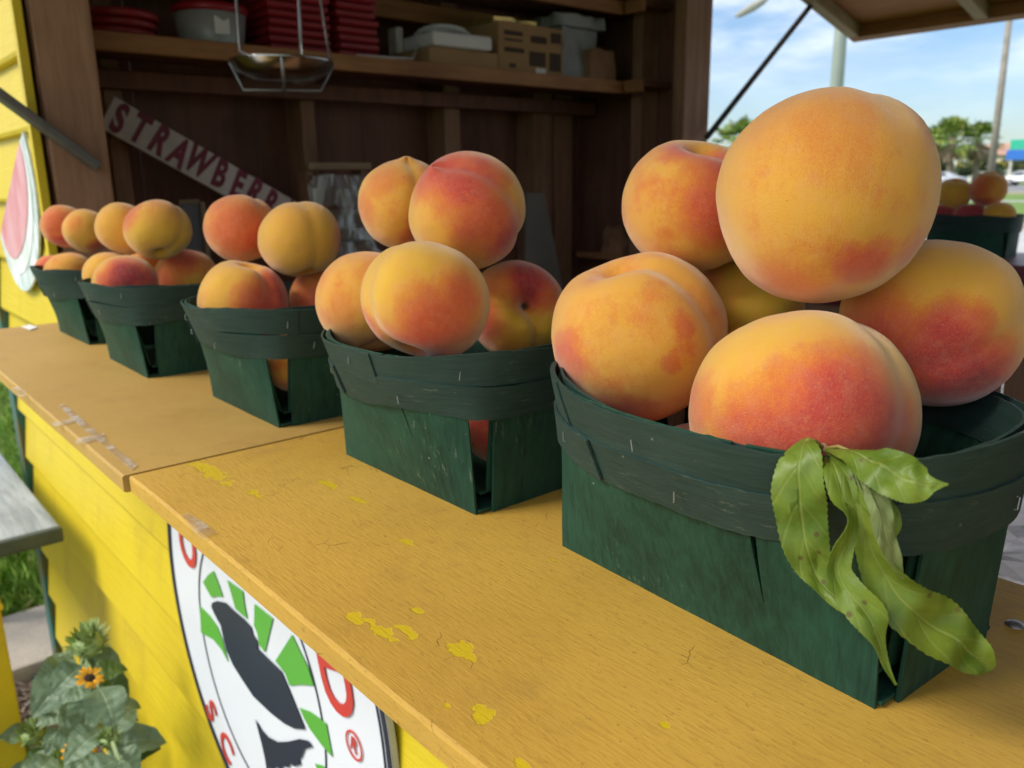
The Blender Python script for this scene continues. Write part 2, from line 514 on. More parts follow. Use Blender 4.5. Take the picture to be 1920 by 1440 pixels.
# near lawn blades on the left, beyond the kerb
def blades():
    rg = random.Random(3)
    vs = []; fs = []
    for i in range(52000):
        x = -2.50 - 5.2 * rg.random() ** 1.5
        y = -1.3 + 3.6 * rg.random()
        hgt = rg.uniform(0.03, 0.085); w = rg.uniform(0.002, 0.005)
        a = rg.uniform(0, 6.283); lean = rg.uniform(0.1, 0.9) * hgt
        dx, dy = math.cos(a), math.sin(a)
        k = len(vs)
        vs += [(x - dy * w, y + dx * w, -0.012), (x + dy * w, y - dx * w, -0.012),
               (x + dx * lean * .4 + dy * w * .7, y + dy * lean * .4 - dx * w * .7, hgt * .62), (x + dx * lean, y + dy * lean, hgt)]
        fs += [(k, k + 1, k + 2), (k, k + 2, k + 3)]
    return pyd('grass', vs, fs)
mt, t, b = nt('grass_blade')
gi = N(t, 'ShaderNodeNewGeometry')
c = ramp(t, gi.outputs['Random Per Island'], [(0.0, (0.10, 0.20, 0.02)), (0.55, (0.20, 0.35, 0.04)), (0.85, (0.28, 0.42, 0.06)), (1.0, (0.36, 0.32, 0.14))])
big = noise(t, mapping(t, rnd=False), 3.5, 4)
c = mixc(t, maprange(t, big, 0.5, 0.72, 0, 0.6), c, (0.30, 0.28, 0.12))
t.links.new(c, b.inputs['Base Color']); b.inputs['Roughness'].default_value = 0.6
tag(mesh_obj('grass', blades(), mt), 'short green lawn grass beyond the concrete edging at the left', 'grass', kind='stuff')

# mulch crumbs
def crumbs():
    rg = random.Random(5); vs = []; fs = []
    for i in range(5000):
        x = rg.uniform(-2.15, -0.6); y = rg.uniform(-0.28, 0.30); L = rg.uniform(0.006, 0.03); w = rg.uniform(0.002, 0.006)
        a = rg.uniform(0, 6.283); z = 0.012 + rg.uniform(0, 0.012); dz = rg.uniform(-.006, .006)
        dx, dy = math.cos(a) * L, math.sin(a) * L; ex, ey = -math.sin(a) * w, math.cos(a) * w
        k = len(vs)
        vs += [(x - dx, y - dy, z - dz), (x + ex, y + ey, z), (x + dx, y + dy, z + dz), (x - ex, y - ey, z + .004)]
        fs += [(k, k + 1, k + 2), (k, k + 2, k + 3)]
    return pyd('mulch', vs, fs)
mt, t, b = nt('mulch_crumb')
gi = N(t, 'ShaderNodeNewGeometry')
t.links.new(ramp(t, gi.outputs['Random Per Island'], [(0, (0.05, 0.035, 0.025)), (0.7, (0.16, 0.11, 0.08)), (1, (0.34, 0.27, 0.22))]), b.inputs['Base Color'])
b.inputs['Roughness'].default_value = 0.9
tag(mesh_obj('mulch', crumbs(), mt), 'brown mulch scraps on the bed under the counter', 'mulch', kind='stuff')

# ------------------------------------------------------------------ the stand
YW = 0.33          # front wall plane
XJ = -1.54         # left side of the serving opening
XL = -2.08         # left end of the stand
XR = 1.75; XJR = 1.22
YB = 2.10          # rear wall plane
stand = thing('fruit_stand', (-0.2, 1.2, 0), 'yellow wooden roadside fruit stand with ochre counter, brown shelves and raised hatches', 'fruit stand')

# siding boards: lower edge stands proud of the board below
def siding_board(x0, x1, z0, z1, y=YW):
    sec = [(y, z1 + 0.003), (y - 0.003, z1 + 0.003), (y - 0.0175, z0 + 0.007), (y - 0.0155, z0 + 0.001), (y - 0.004, z0 - 0.001), (y, z0 - 0.001)]
    vs = []; fs = []
    nx = 2
    for i, x in enumerate((x0, x1)):
        for (yy, zz) in sec: vs.append((x, yy, zz))
    n = len(sec)
    for k in range(n):
        fs.append((k, (k + 1) % n, n + (k + 1) % n, n + k))
    fs.append(tuple(range(n))); fs.append(tuple(range(n, 2 * n))[::-1])
    me = pyd('siding_board', vs, fs)
    bm = bmesh.new(); bm.from_mesh(me); bmesh.ops.recalc_face_normals(bm, faces=bm.faces); bm.to_mesh(me); bm.free()
    return mesh_obj('siding_board', me, M['siding'], stand)
LAP = 0.1155
z = 1.2 + 0.204
laps = [1.404 - LAP * k for k in range(-5, 13)]
for zt in laps:
    z0 = zt - LAP
    z1 = zt
    if z1 < 0.05: continue
    z0 = max(z0, 0.02)
    if zt > 1.06:
        siding_board(XL, XJ - 0.022, z0, z1)
        siding_board(XJR + 0.022, XR, z0, z1)
    elif zt > 0.985:
        siding_board(XL, XJ - 0.022, z0, z1)
        siding_board(XJR + 0.022, XR, z0, z1)
    else:
        siding_board(XL, XR, z0, min(z1, 0.985))
# trim boards
box('corner_trim', XL - 0.055, XL - 0.002, YW - 0.022, YW + 0.03, 0.0, 2.0, M['green_trim'], stand, 0.003)
box('corner_trim', XL - 0.055, XL - 0.032, YW + 0.032, YW + 0.10, 0.0, 2.0, M['green_trim'], stand, 0.003)
box('corner_trim', XR + 0.002, XR + 0.055, YW - 0.022, YW + 0.03, 0.0, 2.0, M['green_trim'], stand, 0.003)
box('jamb_trim', XJ - 0.02, XJ - 0.001, YW - 0.018, YW - 0.004, 1.015, 1.96, M['siding'], stand, 0.002)
box('jamb_trim', XJR + 0.001, XJR + 0.02, YW - 0.018, YW + 0.004, 1.015, 1.96, M['siding'], stand, 0.002)
# posts of the front opening
box('post', XJ - 0.04, XJ, YW + 0.006, YW + 0.095, 0.02, 2.0, M['wood_in_z'], stand, 0.004)
box('post', XJR, XJR + 0.04, YW + 0.006, YW + 0.095, 0.02, 2.0, M['wood_in_z'], stand, 0.004)
box('header', XJ - 0.04, XJR + 0.04, YW + 0.004, YW + 0.05, 1.93, 2.03, M['wood_in_x'], stand, 0.004)

# counter, two boards
def counter_board(name, x0, x1, y0, y1, zt, th, mat, seed):
    nx = 160; rg = random.Random(seed)
    vs = []; fs = []
    def e(x): return 0.0011 * mnoise.noise(Vector((x * 9, seed, 0))) + 0.00025 * mnoise.noise(Vector((x * 60, seed, 3)))
    sec_n = 7
    for i in range(nx + 1):
        x = x0 + (x1 - x0) * i / nx
        d = e(x); c = 0.0016 + 0.0012 * abs(mnoise.noise(Vector((x * 25, seed, 7))))
        vs += [(x, y1, zt), (x, y0 + c + d, zt), (x, y0 + c * .3 + d, zt - c * .35), (x, y0 + d, zt - c), (x, y0 + d * .6, zt - th + .001), (x, y0 + .002, zt - th), (x, y1, zt - th)]
    for i in range(nx):
        for k in range(sec_n):
            a = i * sec_n + k; b2 = i * sec_n + (k + 1) % sec_n
            fs.append((a, b2, b2 + sec_n, a + sec_n))
    fs.append(tuple(range(sec_n))); fs.append(tuple(nx * sec_n + k for k in range(sec_n))[::-1])
    me = pyd(name, vs, fs)
    bm = bmesh.new(); bm.from_mesh(me); bmesh.ops.recalc_face_normals(bm, faces=bm.faces); bm.to_mesh(me); bm.free()
    return mesh_obj(name, me, mat, stand)
tag(counter_board('counter_board', -1.385, -0.5985, 0.1465, 0.435, 1.0, 0.013, M['counter_far'], 1), 'smoother tan far board of the counter')
tag(counter_board('counter_board', -0.5945, 1.20, 0.1505, 0.435, 1.0, 0.013, M['counter_near'], 2), 'cracked ochre near board of the counter with flaked yellow spots')
box('counter_support', -1.385, 1.20, 0.26, 0.298, 0.945, 0.9865, M['siding'], stand, 0.003)
box('counter_support', -1.385, 1.20, 0.37, 0.408, 0.945, 0.9865, M['wood_in_x'], stand, 0.003)
# screw in the counter
sp = at_z(1903, 1172, 1.0)
mesh_obj('screw', lathe_mesh('screw', [(0.0001, 0.0016), (0.0018, 0.0015), (0.0036, 0.0008), (0.0042, 0.0)], 20), M['steel'], stand, Matrix.Translation(sp + Vector((0, 0, 0.0002))), True)

# clear tape left on the counter edge
mt, t, b = nt('clear_tape')
tr = N(t, 'ShaderNodeBsdfTransparent'); tr.inputs[0].default_value = (0.97, 0.95, 0.92, 1)
gl = N(t, 'ShaderNodeBsdfGlossy'); gl.inputs['Roughness'].default_value = 0.25
df = N(t, 'ShaderNodeBsdfDiffuse'); df.inputs[0].default_value = (0.75, 0.72, 0.68, 1)
v = mapping(t); nn = noise(t, v, 60, 4)
mx = N(t, 'ShaderNodeMixShader'); t.links.new(maprange(t, nn, 0.40, 0.75, 0.08, 0.55), mx.inputs[0]); t.links.new(tr.outputs[0], mx.inputs[1]); t.links.new(df.outputs[0], mx.inputs[2])
mx2 = N(t, 'ShaderNodeMixShader'); mx2.inputs[0].default_value = 0.10; t.links.new(mx.outputs[0], mx2.inputs[1]); t.links.new(gl.outputs[0], mx2.inputs[2])
t.links.new(mx2.outputs[0], t.nodes['Material Output'].inputs['Surface'])
M['tape'] = mt
def tape(quad):
    ps = [at_z(u, v_, 1.0012) for (u, v_) in quad]
    vs = []; n = 8
    for i in range(n + 1):
        a = ps[0].lerp(ps[1], i / n); c = ps[3].lerp(ps[2], i / n)
        for j in range(5):
            p = a.lerp(c, j / 4)
            p.z = 1.0010 + 0.0008 * abs(mnoise.noise(p * 90))
            p += Vector((mnoise.noise(p * 70), mnoise.noise(p * 75 + Vector((9, 9, 9))), 0)) * 0.0016
            vs.append(p)
    fs = [(i * 5 + j, i * 5 + j + 1, (i + 1) * 5 + j + 1, (i + 1) * 5 + j) for i in range(n) for j in range(4)]
    mesh_obj('tape_strip', pyd('tape_strip', vs, fs), M['tape'], stand)
tape([(337, 966), (352, 961), (408, 998), (378, 1012)])
tape([(97, 792), (147, 782), (152, 788), (103, 799)])
tape([(140, 824), (196, 812), (200, 821), (147, 833)])
tape([(108, 760), (120, 757), (258, 872), (245, 882)])
tape([(20, 728), (32, 724), (52, 738), (40, 746)])
M['paper'] = plain('white_paper', (0.78, 0.77, 0.74), 0.8, 0.05)
pp = [at_z(u, v_, 1.001) for (u, v_) in [(40, 613), (55, 609), (71, 614), (56, 619)]]
tag(mesh_obj('paper_scrap', pyd('paper_scrap', pp + [p + Vector((0, 0, .0006)) for p in pp], [(0, 3, 2, 1), (4, 5, 6, 7), (0, 1, 5, 4), (1, 2, 6, 5), (2, 3, 7, 6), (3, 0, 4, 7)]), M['paper']), 'small white paper scrap at the far left end of the counter', 'paper')

# prop bar from the left post out to the raised front hatch
p0 = Vector((XJ + 0.016, 0.40, 1.232)); p1 = Vector((XJ + 0.016, -0.62, 2.10))
beam('prop_bar', p0, p1, 0.014, 0.036, M['iron'], stand, Vector((1, 0, 0)), 0.003)
bx = Vector((XJ + 0.026, 0.388, 1.243))
mesh_obj('bolt', lathe_mesh('bolt', [(0.0001, 0.006), (0.006, 0.005), (0.008, 0.0)], 12), M['steel'], stand, Matrix.Translation(bx) @ Matrix.Rotation(math.radians(90), 4, 'Y'))
beam('prop_bar', Vector((XJR - 0.016, 0.40, 1.232)), Vector((XJR - 0.016, -0.62, 2.10)), 0.014, 0.036, M['iron'], stand, Vector((1, 0, 0)), 0.003)

# raised front hatch (above the picture) with frame
M['cream_bounce'] = plain('cream_bounce_plywood', (0.66, 0.60, 0.46), 0.6, 0.1, 3)  # pale tone picked for the unseen hatch to bounce light onto the counter
HX = Matrix.Translation((0, YW - 0.004, 2.05)) @ Matrix.Rotation(math.radians(-9), 4, 'X')  # tilted up a little so more sky light reaches the counter
box('hatch_panel', XJ - 0.03, XJR + 0.03, -0.92, 0, 0.04, 0.052, M['cream_bounce'], stand, 0.002, HX)
box('hatch_batten', XJ - 0.03, XJR + 0.03, -0.92, -0.882, 0, 0.039, M['wood_pale'], stand, 0.002, HX)
box('hatch_batten', XJ - 0.03, XJR + 0.03, -0.042, -0.004, 0, 0.039, M['wood_pale'], stand, 0.002, HX)
for xx in (XJ - 0.03, -0.18, XJR - 0.008):
    box('hatch_batten', xx, xx + 0.038, -0.88, -0.044, 0, 0.039, M['wood_pale'], stand, 0.002, HX)

# roof, floor, outer walls
box('roof_panel', XL - 0.06, XR + 0.06, YW + 0.002, YB + 0.10, 2.09, 2.115, M['ply_dark'], stand, 0.002)
box('floor_panel', XL + 0.01, XR - 0.01, YW + 0.06, YB - 0.03, 0.05, 0.07, M['wood_in'], stand, 0.002)
for k in range(5):
    y = YW + 0.15 + k * 0.40
    box('rafter', XL + 0.02, XR - 0.02, y, y + 0.038, 2.0, 2.088, M['wood_in_x'], stand, 0.003)
yy = YW + 0.012
while yy < YB - 0.02:
    y1 = min(yy + 0.296, YB - 0.004)
    box('wall_panel', XL + 0.002, XL + 0.014, yy, y1, 0.02, 2.085, M['ply_dark'], stand, 0.001)
    box('wall_panel', XR - 0.014, XR - 0.002, yy, y1, 0.02, 2.085, M['ply_dark'], stand, 0.001)
    yy += 0.298
XS = XL + 0.1025                                   # faces of the wall studs
for (a, b2) in ((0.55, 0.588), (1.01, 1.048), (1.455, 1.511), (1.80, 1.878), (1.89, 1.968)):
    box('stud', XL + 0.0145, XS, a, b2, 0.07, 2.0, M['wood_in_z'], stand, 0.003)
for a in (0.6, 1.0, 1.4, 1.8):
    box('stud', XR - 0.10, XR - 0.0145, a, a + 0.038, 0.07, 2.0, M['wood_in_z'], stand, 0.003)

# shelves on the left wall with the return along the rear wall
XF = -1.75
SH = 1.482; ST = 0.035
YS = 1.935
box('shelf', XF - 0.001, XF + 0.017, YW + 0.11, YS, SH - ST, SH, M['wood_in'], stand, 0.003)          # front lip
box('shelf', XS + 0.0015, XF - 0.0025, YW + 0.11, YB - 0.03, SH - 0.019, SH - 0.001, M['ply_dark'], stand, 0.002)
box('shelf', XF + 0.019, -1.665, YS, YS + 0.018, SH - ST, SH, M['wood_in_x'], stand, 0.003)
box('shelf', XF - 0.0005, -1.665, YS + 0.02, YB - 0.03, SH - 0.019, SH - 0.001, M['ply_dark'], stand, 0.002)
box('shelf_ledger', XS + 0.001, XS + 0.037, YW + 0.11, 2.04, SH - 0.080, SH - 0.042, M['ply_dark'], stand, 0.003)
SU = 1.70
box('shelf', XF - 0.001, XF + 0.017, YW + 0.11, YS, SU - ST, SU, M['wood_in'], stand, 0.003)
box('shelf', XS + 0.0015, XF - 0.0025, YW + 0.11, YB - 0.03, SU - 0.019, SU - 0.001, M['ply_dark'], stand, 0.002)
box('shelf', XF + 0.019, -1.665, YS, YS + 0.018, SU - ST, SU, M['wood_in_x'], stand, 0.003)
box('shelf', XF - 0.0005, -1.665, YS + 0.02, YB - 0.03, SU - 0.019, SU - 0.001, M['ply_dark'], stand, 0.002)
box('shelf_ledger', XS + 0.001, XS + 0.037, YW + 0.11, 2.04, SU - 0.085, SU - 0.038, M['wood_in'], stand, 0.003)
# low shelf at the back
box('shelf', XS + 0.0015, -1.60, 1.985, YB - 0.03, 0.945, 0.965, M['wood_in_x'], stand, 0.003)

# rear wall and its opening
box('wall_panel', XL + 0.016, -1.60, YB - 0.016, YB - 0.004, 0.02, 2.085, M['ply_dark'], stand, 0.001)
box('wall_panel', 1.25, XR - 0.016, YB - 0.016, YB - 0.004, 0.02, 2.085, M['ply_dark'], stand, 0.001)
box('stud', -1.755, -1.717, YB - 0.10, YB - 0.018, 0.07, 1.96, M['wood_in_z'], stand, 0.003)
box('post', -1.598, -1.555, YB - 0.10, YB + 0.02, 0.02, 2.0, M['wood_in_z'], stand, 0.004)
box('post', 1.21, 1.248, YB - 0.10, YB + 0.02, 0.02, 2.0, M['wood_in_z'], stand, 0.004)
box('header', -1.60, 1.25, YB - 0.05, YB + 0.005, 1.93, 2.03, M['wood_in_x'], stand, 0.004)
x = -1.553
while x < 1.2:
    box('wall_board', x, min(x + 0.094, 1.208), YB - 0.018, YB - 0.002, 0.02, 0.862, M['wood_in_z'], stand, 0.003)
    x += 0.099
M['red_paint'] = plain('dark_red_paint', (0.16, 0.018, 0.03), 0.45, 0.2, 6)
box('rear_counter', -1.552, 1.208, YB - 0.045, YB + 0.30, 0.974, 1.0, M['red_paint'], stand, 0.003)
box('rear_counter_apron', -1.552, 1.208, YB - 0.040, YB - 0.020, 0.93, 0.972, M['red_paint'], stand, 0.003)
box('rear_counter_apron', -1.552, 1.208, YB - 0.036, YB - 0.0195, 0.865, 0.928, M['red_paint'], stand, 0.003)

# rear hatch, raised outwards
A = at_x(1600, 80, -1.5); Q = at_x(1500, 0, -1.5)
dv = (A - Q).normalized()                            # outward and slightly down
hs = (YB + 0.02 - A.y) / dv.y
Hn = A + dv * hs                                     # hinge line
up = Vector((1, 0, 0)).cross(dv).normalized()
if up.z < 0: up = -up
Lh = (A - Hn).length
def hatch_box(name, a0, a1, s0, s1, h0, h1, mat):
    # a along +x, s along the slope, h normal
    Mx = Matrix(((1, dv.x, up.x, -1.5), (0, dv.y, up.y, Hn.y), (0, dv.z, up.z, Hn.z), (0, 0, 0, 1)))
    return mesh_obj(name, box_mesh(name, a0, a1, s0, s1, h0, h1, 0.002), mat, stand, Mx)
hatch_box('hatch_panel', 0, 2.72, 0, Lh, 0.040, 0.052, M['ply_awning'])
hatch_box('hatch_batten', 0.0, 0.038, 0.0, Lh - 0.040, 0.0, 0.039, M['wood_pale'])
hatch_box('hatch_batten', 0.0, 2.72, Lh - 0.038, Lh, 0.0, 0.039, M['wood_in_x'])
hatch_box('hatch_batten', 0.40, 0.438, 0.0, Lh - 0.040, 0.0, 0.039, M['wood_pale'])
for xx in (1.05, 1.70, 2.68):
    hatch_box('hatch_batten', xx, xx + 0.038, 0.0, Lh - 0.040, 0.0, 0.039, M['wood_pale'])
tube('prop_rod', [at_x(1522, 8, -1.495), at_y(1325, 258, YB - 0.03)], 0.009, M['rod_dark'], stand, 8)
tube('prop_rod', [Vector((1.15, at_x(1522, 8, -1.495).y, at_x(1522, 8, -1.495).z)), Vector((1.19, YB - 0.03, 1.33))], 0.009, M['rod_dark'], stand, 8)
# inner work shelf under the front counter
box('shelf', -1.45, 1.18, 0.46, 1.0, 0.70, 0.718, M['wood_in_x'], stand, 0.003)
box('shelf_leg', -1.43, -1.39, 0.90, 0.94, 0.072, 0.698, M['wood_in_z'], stand, 0.003)
box('shelf_leg', 1.12, 1.16, 0.90, 0.94, 0.072, 0.698, M['wood_in_z'], stand, 0.003)

# ------------------------------------------------------------------ baskets
def se(x, a, b, n):                     # superellipse half-height at x
    q = max(0.0, 1 - abs(x / a) ** n)
    return b * q ** (1 / n)

def grid_panel(name, rows, mat, parent, Mx, slit=None, t=0.0016, off=-1.0):
    """rows: list (bottom to top) of lists of points"""
    nr = len(rows); nc = len(rows[0])
    vs = []; fs = []; idx = {}
    for r in range(nr):
        for c in range(nc):
            p = Vector(rows[r][c])
            if slit and c == slit[0] and r > slit[1]:
                w = slit[2] * (r - slit[1]) / (nr - 1 - slit[1])
                d = (Vector(rows[r][c + 1]) - Vector(rows[r][c - 1])).normalized()
                idx[(r, c, 0)] = len(vs); vs.append(p - d * w)
                idx[(r, c, 1)] = len(vs); vs.append(p + d * w)
            else:
                idx[(r, c, 0)] = idx[(r, c, 1)] = len(vs); vs.append(p)
    for r in range(nr - 1):
        for c in range(nc - 1):
            fs.append((idx[(r, c, 1)], idx[(r, c + 1, 0)], idx[(r + 1, c + 1, 0)], idx[(r + 1, c, 1)]))
    o = mesh_obj(name, pyd(name, vs, fs), mat, parent, Mx, smooth=True)
    return solid(o, t, off)

stap_me = tube_mesh('staple', [(0.0012, 0, -0.0026), (0, 0, -0.0024), (0, 0, 0.0024), (0.0012, 0, 0.0026)], 0.00034, 6)
stap_me.materials.append(M['staple'])

def basket(cx, cy, z, rot, L, W, H, dl, dw, seed, label, group, staples=True, slit=None, nexp=2.35):
    root = thing('fruit_basket', (cx, cy, z), label, 'basket', group)
    Mx = Matrix.Translation((cx, cy, z)) @ Matrix.Rotation(math.radians(rot), 4, 'Z')
    rg = random.Random(seed)
    a = L / 2 + dl; b = W / 2 + dw
    PH = H * 0.985
    gap = 0.0035
    nr = 9
    tw = 0.0022
    for s in (-1, 1):
        # long sides
        nc = 25; rows = []
        for r in range(nr):
            q = r / (nr - 1); row = []
            for c in range(nc):
                x = (c / (nc - 1) * 2 - 1) * (L / 2 - gap)
                xt = x * (1 - 0.025 * q)
                y0 = W / 2; y1 = se(xt, a - tw, b - tw, nexp)
                y = y0 + (y1 - y0) * q + 0.0006 * mnoise.noise(Vector((x * 30, q * 3, seed)))
                row.append((xt, s * y, PH * q))
            rows.append(row if s < 0 else row[::-1])
        sl = slit if s < 0 else None
        grid_panel('side_panel', rows, M['panel'], root, Mx, sl)
        # short ends
        nc = 15; rows = []
        for r in range(nr):
            q = r / (nr - 1); row = []
            for c in range(nc):
                y = (c / (nc - 1) * 2 - 1) * (W / 2 - gap - 0.0075)
                yt = y
                x1 = (a - tw) * max(0, 1 - abs(yt / (b - tw)) ** nexp) ** (1 / nexp)
                x = L / 2 + (x1 - L / 2) * q
                row.append((s * x, yt, PH * q))
            rows.append(row if s > 0 else row[::-1])
        grid_panel('end_panel', rows, M['panel'], root, Mx)
        # inner liner strips seen through the open corners
        rows = []
        for r in range(5):
            q = r / 4; row = []
            for c in range(13):
                x = (c / 12 * 2 - 1) * (L / 2 - 0.011)
                y1 = se(x, a - tw, b - tw, nexp) - 0.003
                y = W / 2 - 0.0055 + (y1 - W / 2 + 0.0055) * q ** 1.1
                row.append((x, s * y, 0.012 + (PH * 0.9 - 0.012) * q))
            rows.append(row if s < 0 else row[::-1])
        grid_panel('inner_panel', rows, M['panel'], root, Mx)
        rows = []
        for r in range(5):
            q = r / 4; row = []
            for c in range(9):
                y = (c / 8 * 2 - 1) * (W / 2 - 0.011)
                x1 = (a - tw) * max(0, 1 - abs(y / (b - tw)) ** nexp) ** (1 / nexp) - 0.003
                row.append((s * (L / 2 - 0.0055 + (x1 - L / 2 + 0.0055) * q), y, 0.012 + (PH * 0.9 - 0.012) * q))
            rows.append(row if s > 0 else row[::-1])
        grid_panel('inner_panel', rows, M['panel'], root, Mx)
    mesh_obj('bottom_panel', box_mesh('bottom_panel', -L / 2 + .002, L / 2 - .002, -W / 2 + .002, W / 2 - .002, 0.0012, 0.003, 0.0005), M['panel'], root, Mx)
    mesh_obj('bottom_panel', box_mesh('bottom_panel', -L / 2 + .0075, L / 2 - .0075, -W / 2 + .0075, W / 2 - .0075, 0.010, 0.012, 0.0005), M['panel'], root, Mx)

    def band(name, z0, z1, off0, off1, turns, start, ph, tilt):
        n = 150; vs = []; fs = []
        for i in range(n + 1):
            q = i / n
            th = start + q * turns * 2 * math.pi
            off = off0 + (off1 - off0) * q
            ct, st = math.cos(th), math.sin(th)
            wv = 0.0022 * math.sin(th * 2 + ph) + 0.0010 * math.sin(th * 5 + ph * 2) + tilt * math.cos(th)
            for k in range(4):
                zz = z0 + (z1 - z0) * k / 3 + wv
                q2 = min(1.0, max(0.0, zz / H))
                r0 = (abs(ct / (L / 2)) ** 9 + abs(st / (W / 2)) ** 9) ** (-1 / 9)
                r1 = (abs(ct / a) ** nexp + abs(st / b) ** nexp) ** (-1 / nexp)
                rr = r0 + (r1 - r0) * q2 + off
                x, y = rr * ct, rr * st
                jag = 0.0007 * mnoise.noise(Vector((th * 22, k * 3.1, seed + ph))) if k in (0, 3) else 0
                vs.append((x, y, zz + jag))
        for i in range(n):
            for k in range(3):
                fs.append((i * 4 + k, i * 4 + 4 + k, i * 4 + 5 + k, i * 4 + 1 + k))
        o = mesh_obj(name, pyd(name, vs, fs), M['band'], root, Mx, smooth=True)
        solid(o, 0.0014, 0.0)
        return o
    bh = H * 0.205
    band('upper_band', H - bh, H, -0.0002, 0.0010, 1.06, 2.6 + seed, seed, 0.0)
    band('lower_band', H - bh * 1.92, H - bh * 0.93, 0.0006, 0.0027, 1.07, math.pi + 0.62, seed * 1.7, 0.0006)
    band('inner_band', H - bh * 1.0, H - 0.0008, -0.0048, -0.0040, 1.04, 1.0 + seed, seed * .6, 0.0)
    if staples:
        for i in range(11):
            th = -math.pi + (i + 0.5 + rg.uniform(-.45, .45)) * math.pi * 2 / 11
            low = i % 2
            off = 0.0046 if low else 0.0030; q2 = 0.70 if low else 0.88
            ct, st = math.cos(th), math.sin(th)
            r0 = (abs(ct / (L / 2)) ** 9 + abs(st / (W / 2)) ** 9) ** (-1 / 9)
            r1 = (abs(ct / a) ** nexp + abs(st / b) ** nexp) ** (-1 / nexp)
            rr = r0 + (r1 - r0) * q2 + off
            p = Vector((rr * ct, rr * st, H - bh * ((1.42 if low else 0.55) + rg.uniform(-.18, .18))))
            gx = abs(ct) ** (nexp - 1) / a ** nexp * (1 if ct > 0 else -1); gy = abs(st) ** (nexp - 1) / b ** nexp * (1 if st > 0 else -1)
            ang = math.atan2(gy, gx) + math.pi
            o = bpy.data.objects.new('staple', stap_me)
            o.matrix_basis = Mx @ Matrix.Translation(p) @ Matrix.Rotation(ang, 4, 'Z') @ Matrix.Rotation(rg.uniform(-.3, .3), 4, 'X')
            link(o, root)
    return root

GB = 'green veneer baskets of peaches lined up on the counter'
basket(-0.209, 0.338, 1.0, -4, 0.193, 0.095, 0.103, 0.014, 0.037, 1, 'large dark green wooden basket nearest the camera with peach leaves hanging over it', GB, True, (18, 2, 0.0028))
basket(-0.4515, 0.334, 1.0, 0, 0.165, 0.092, 0.100, 0.013, 0.036, 2, 'dark green wooden basket second from the camera, with a split in its side', GB, True, (17, 3, 0.0018))
basket(-0.7035, 0.326, 1.0, 0, 0.152, 0.090, 0.100, 0.016, 0.036, 3, 'dark green wooden basket third from the camera, in the middle of the row', GB)
basket(-0.97, 0.304, 1.0, 0, 0.146, 0.090, 0.098, 0.018, 0.034, 4, 'dark green wooden basket fourth from the camera, second from the far end', GB)
basket(-1.224, 0.308, 1.0, 1, 0.150, 0.090, 0.096, 0.016, 0.036, 5, 'dark green wooden basket at the far left end of the counter', GB)
basket(-0.832, 2.252, 1.0, 0, 0.190, 0.095, 0.100, 0.014, 0.030, 6, 'dark green basket on the red rear counter against the street', GB, False)

# ------------------------------------------------------------------ peaches
def peach_mesh(name, seed, groove=0.055, tip=0.05, cav=0.30, squash=1.0, cw=0.24):
    nu, nv = 72, 48
    vs = []; fs = []
    for j in range(nv + 1):
        th = math.pi * j / nv
        for i in range(nu):
            ph = 2 * math.pi * i / nu
            d = ph if ph < math.pi else ph - 2 * math.pi
            st = math.sin(th)
            r = 1.0
            r -= cav * math.exp(-(th / cw) ** 2) + 0.10 * math.exp(-(th / 0.5) ** 2)
            g = groove * math.exp(-(d * max(st, 0.25) / 0.15) ** 2) * (0.35 + 0.65 * math.exp(-((th - 0.55) / 0.75) ** 2) + 0.30 * math.exp(-((th - 2.7) / 0.5) ** 2))
            r -= g
            r += (0.05 if groove > .03 else 0) * math.exp(-((abs(d) - 0.55) * max(st, .3) / 0.45) ** 2) * st
            r += tip * math.exp(-((math.pi - th) / 0.17) ** 2)
            r -= 0.035 * math.exp(-((math.pi - th) / 0.55) ** 2)
            v = Vector((st * math.cos(ph), st * math.sin(ph), math.cos(th)))
            r += 0.040 * mnoise.noise(v * 1.1 + Vector((seed * 3.1, 0, 0))) + 0.010 * mnoise.noise(v * 4.0 + Vector((0, seed * 2.3, 0)))
            v = v * r
            v.z *= squash
            vs.append(v)
    for j in range(nv):
        for i in range(nu):
            fs.append((j * nu + i, (j + 1) * nu + i, (j + 1) * nu + (i + 1) % nu, j * nu + (i + 1) % nu))
    me = pyd(name, vs, fs)
    bm = bmesh.new(); bm.from_mesh(me)
    bmesh.ops.remove_doubles(bm, verts=bm.verts, dist=1e-5)
    bmesh.ops.recalc_face_normals(bm, faces=bm.faces); bm.to_mesh(me); bm.free()
    me.polygons.foreach_set('use_smooth', [True] * len(me.polygons))
    return me
SHAPES = [peach_mesh('peach_skin', s, g, tp, cv, sq, .36 if s == 6 else .24) for (s, g, tp, cv, sq) in
          ((1, .05, .02, .25, .97), (2, .075, .06, .32, .95), (3, .035, .01, .30, .98), (4, .09, .08, .28, 1.0), (5, .06, .03, .34, .93), (6, .17, .02, .46, .96), (7, .028, .0, .10, 1.035))]

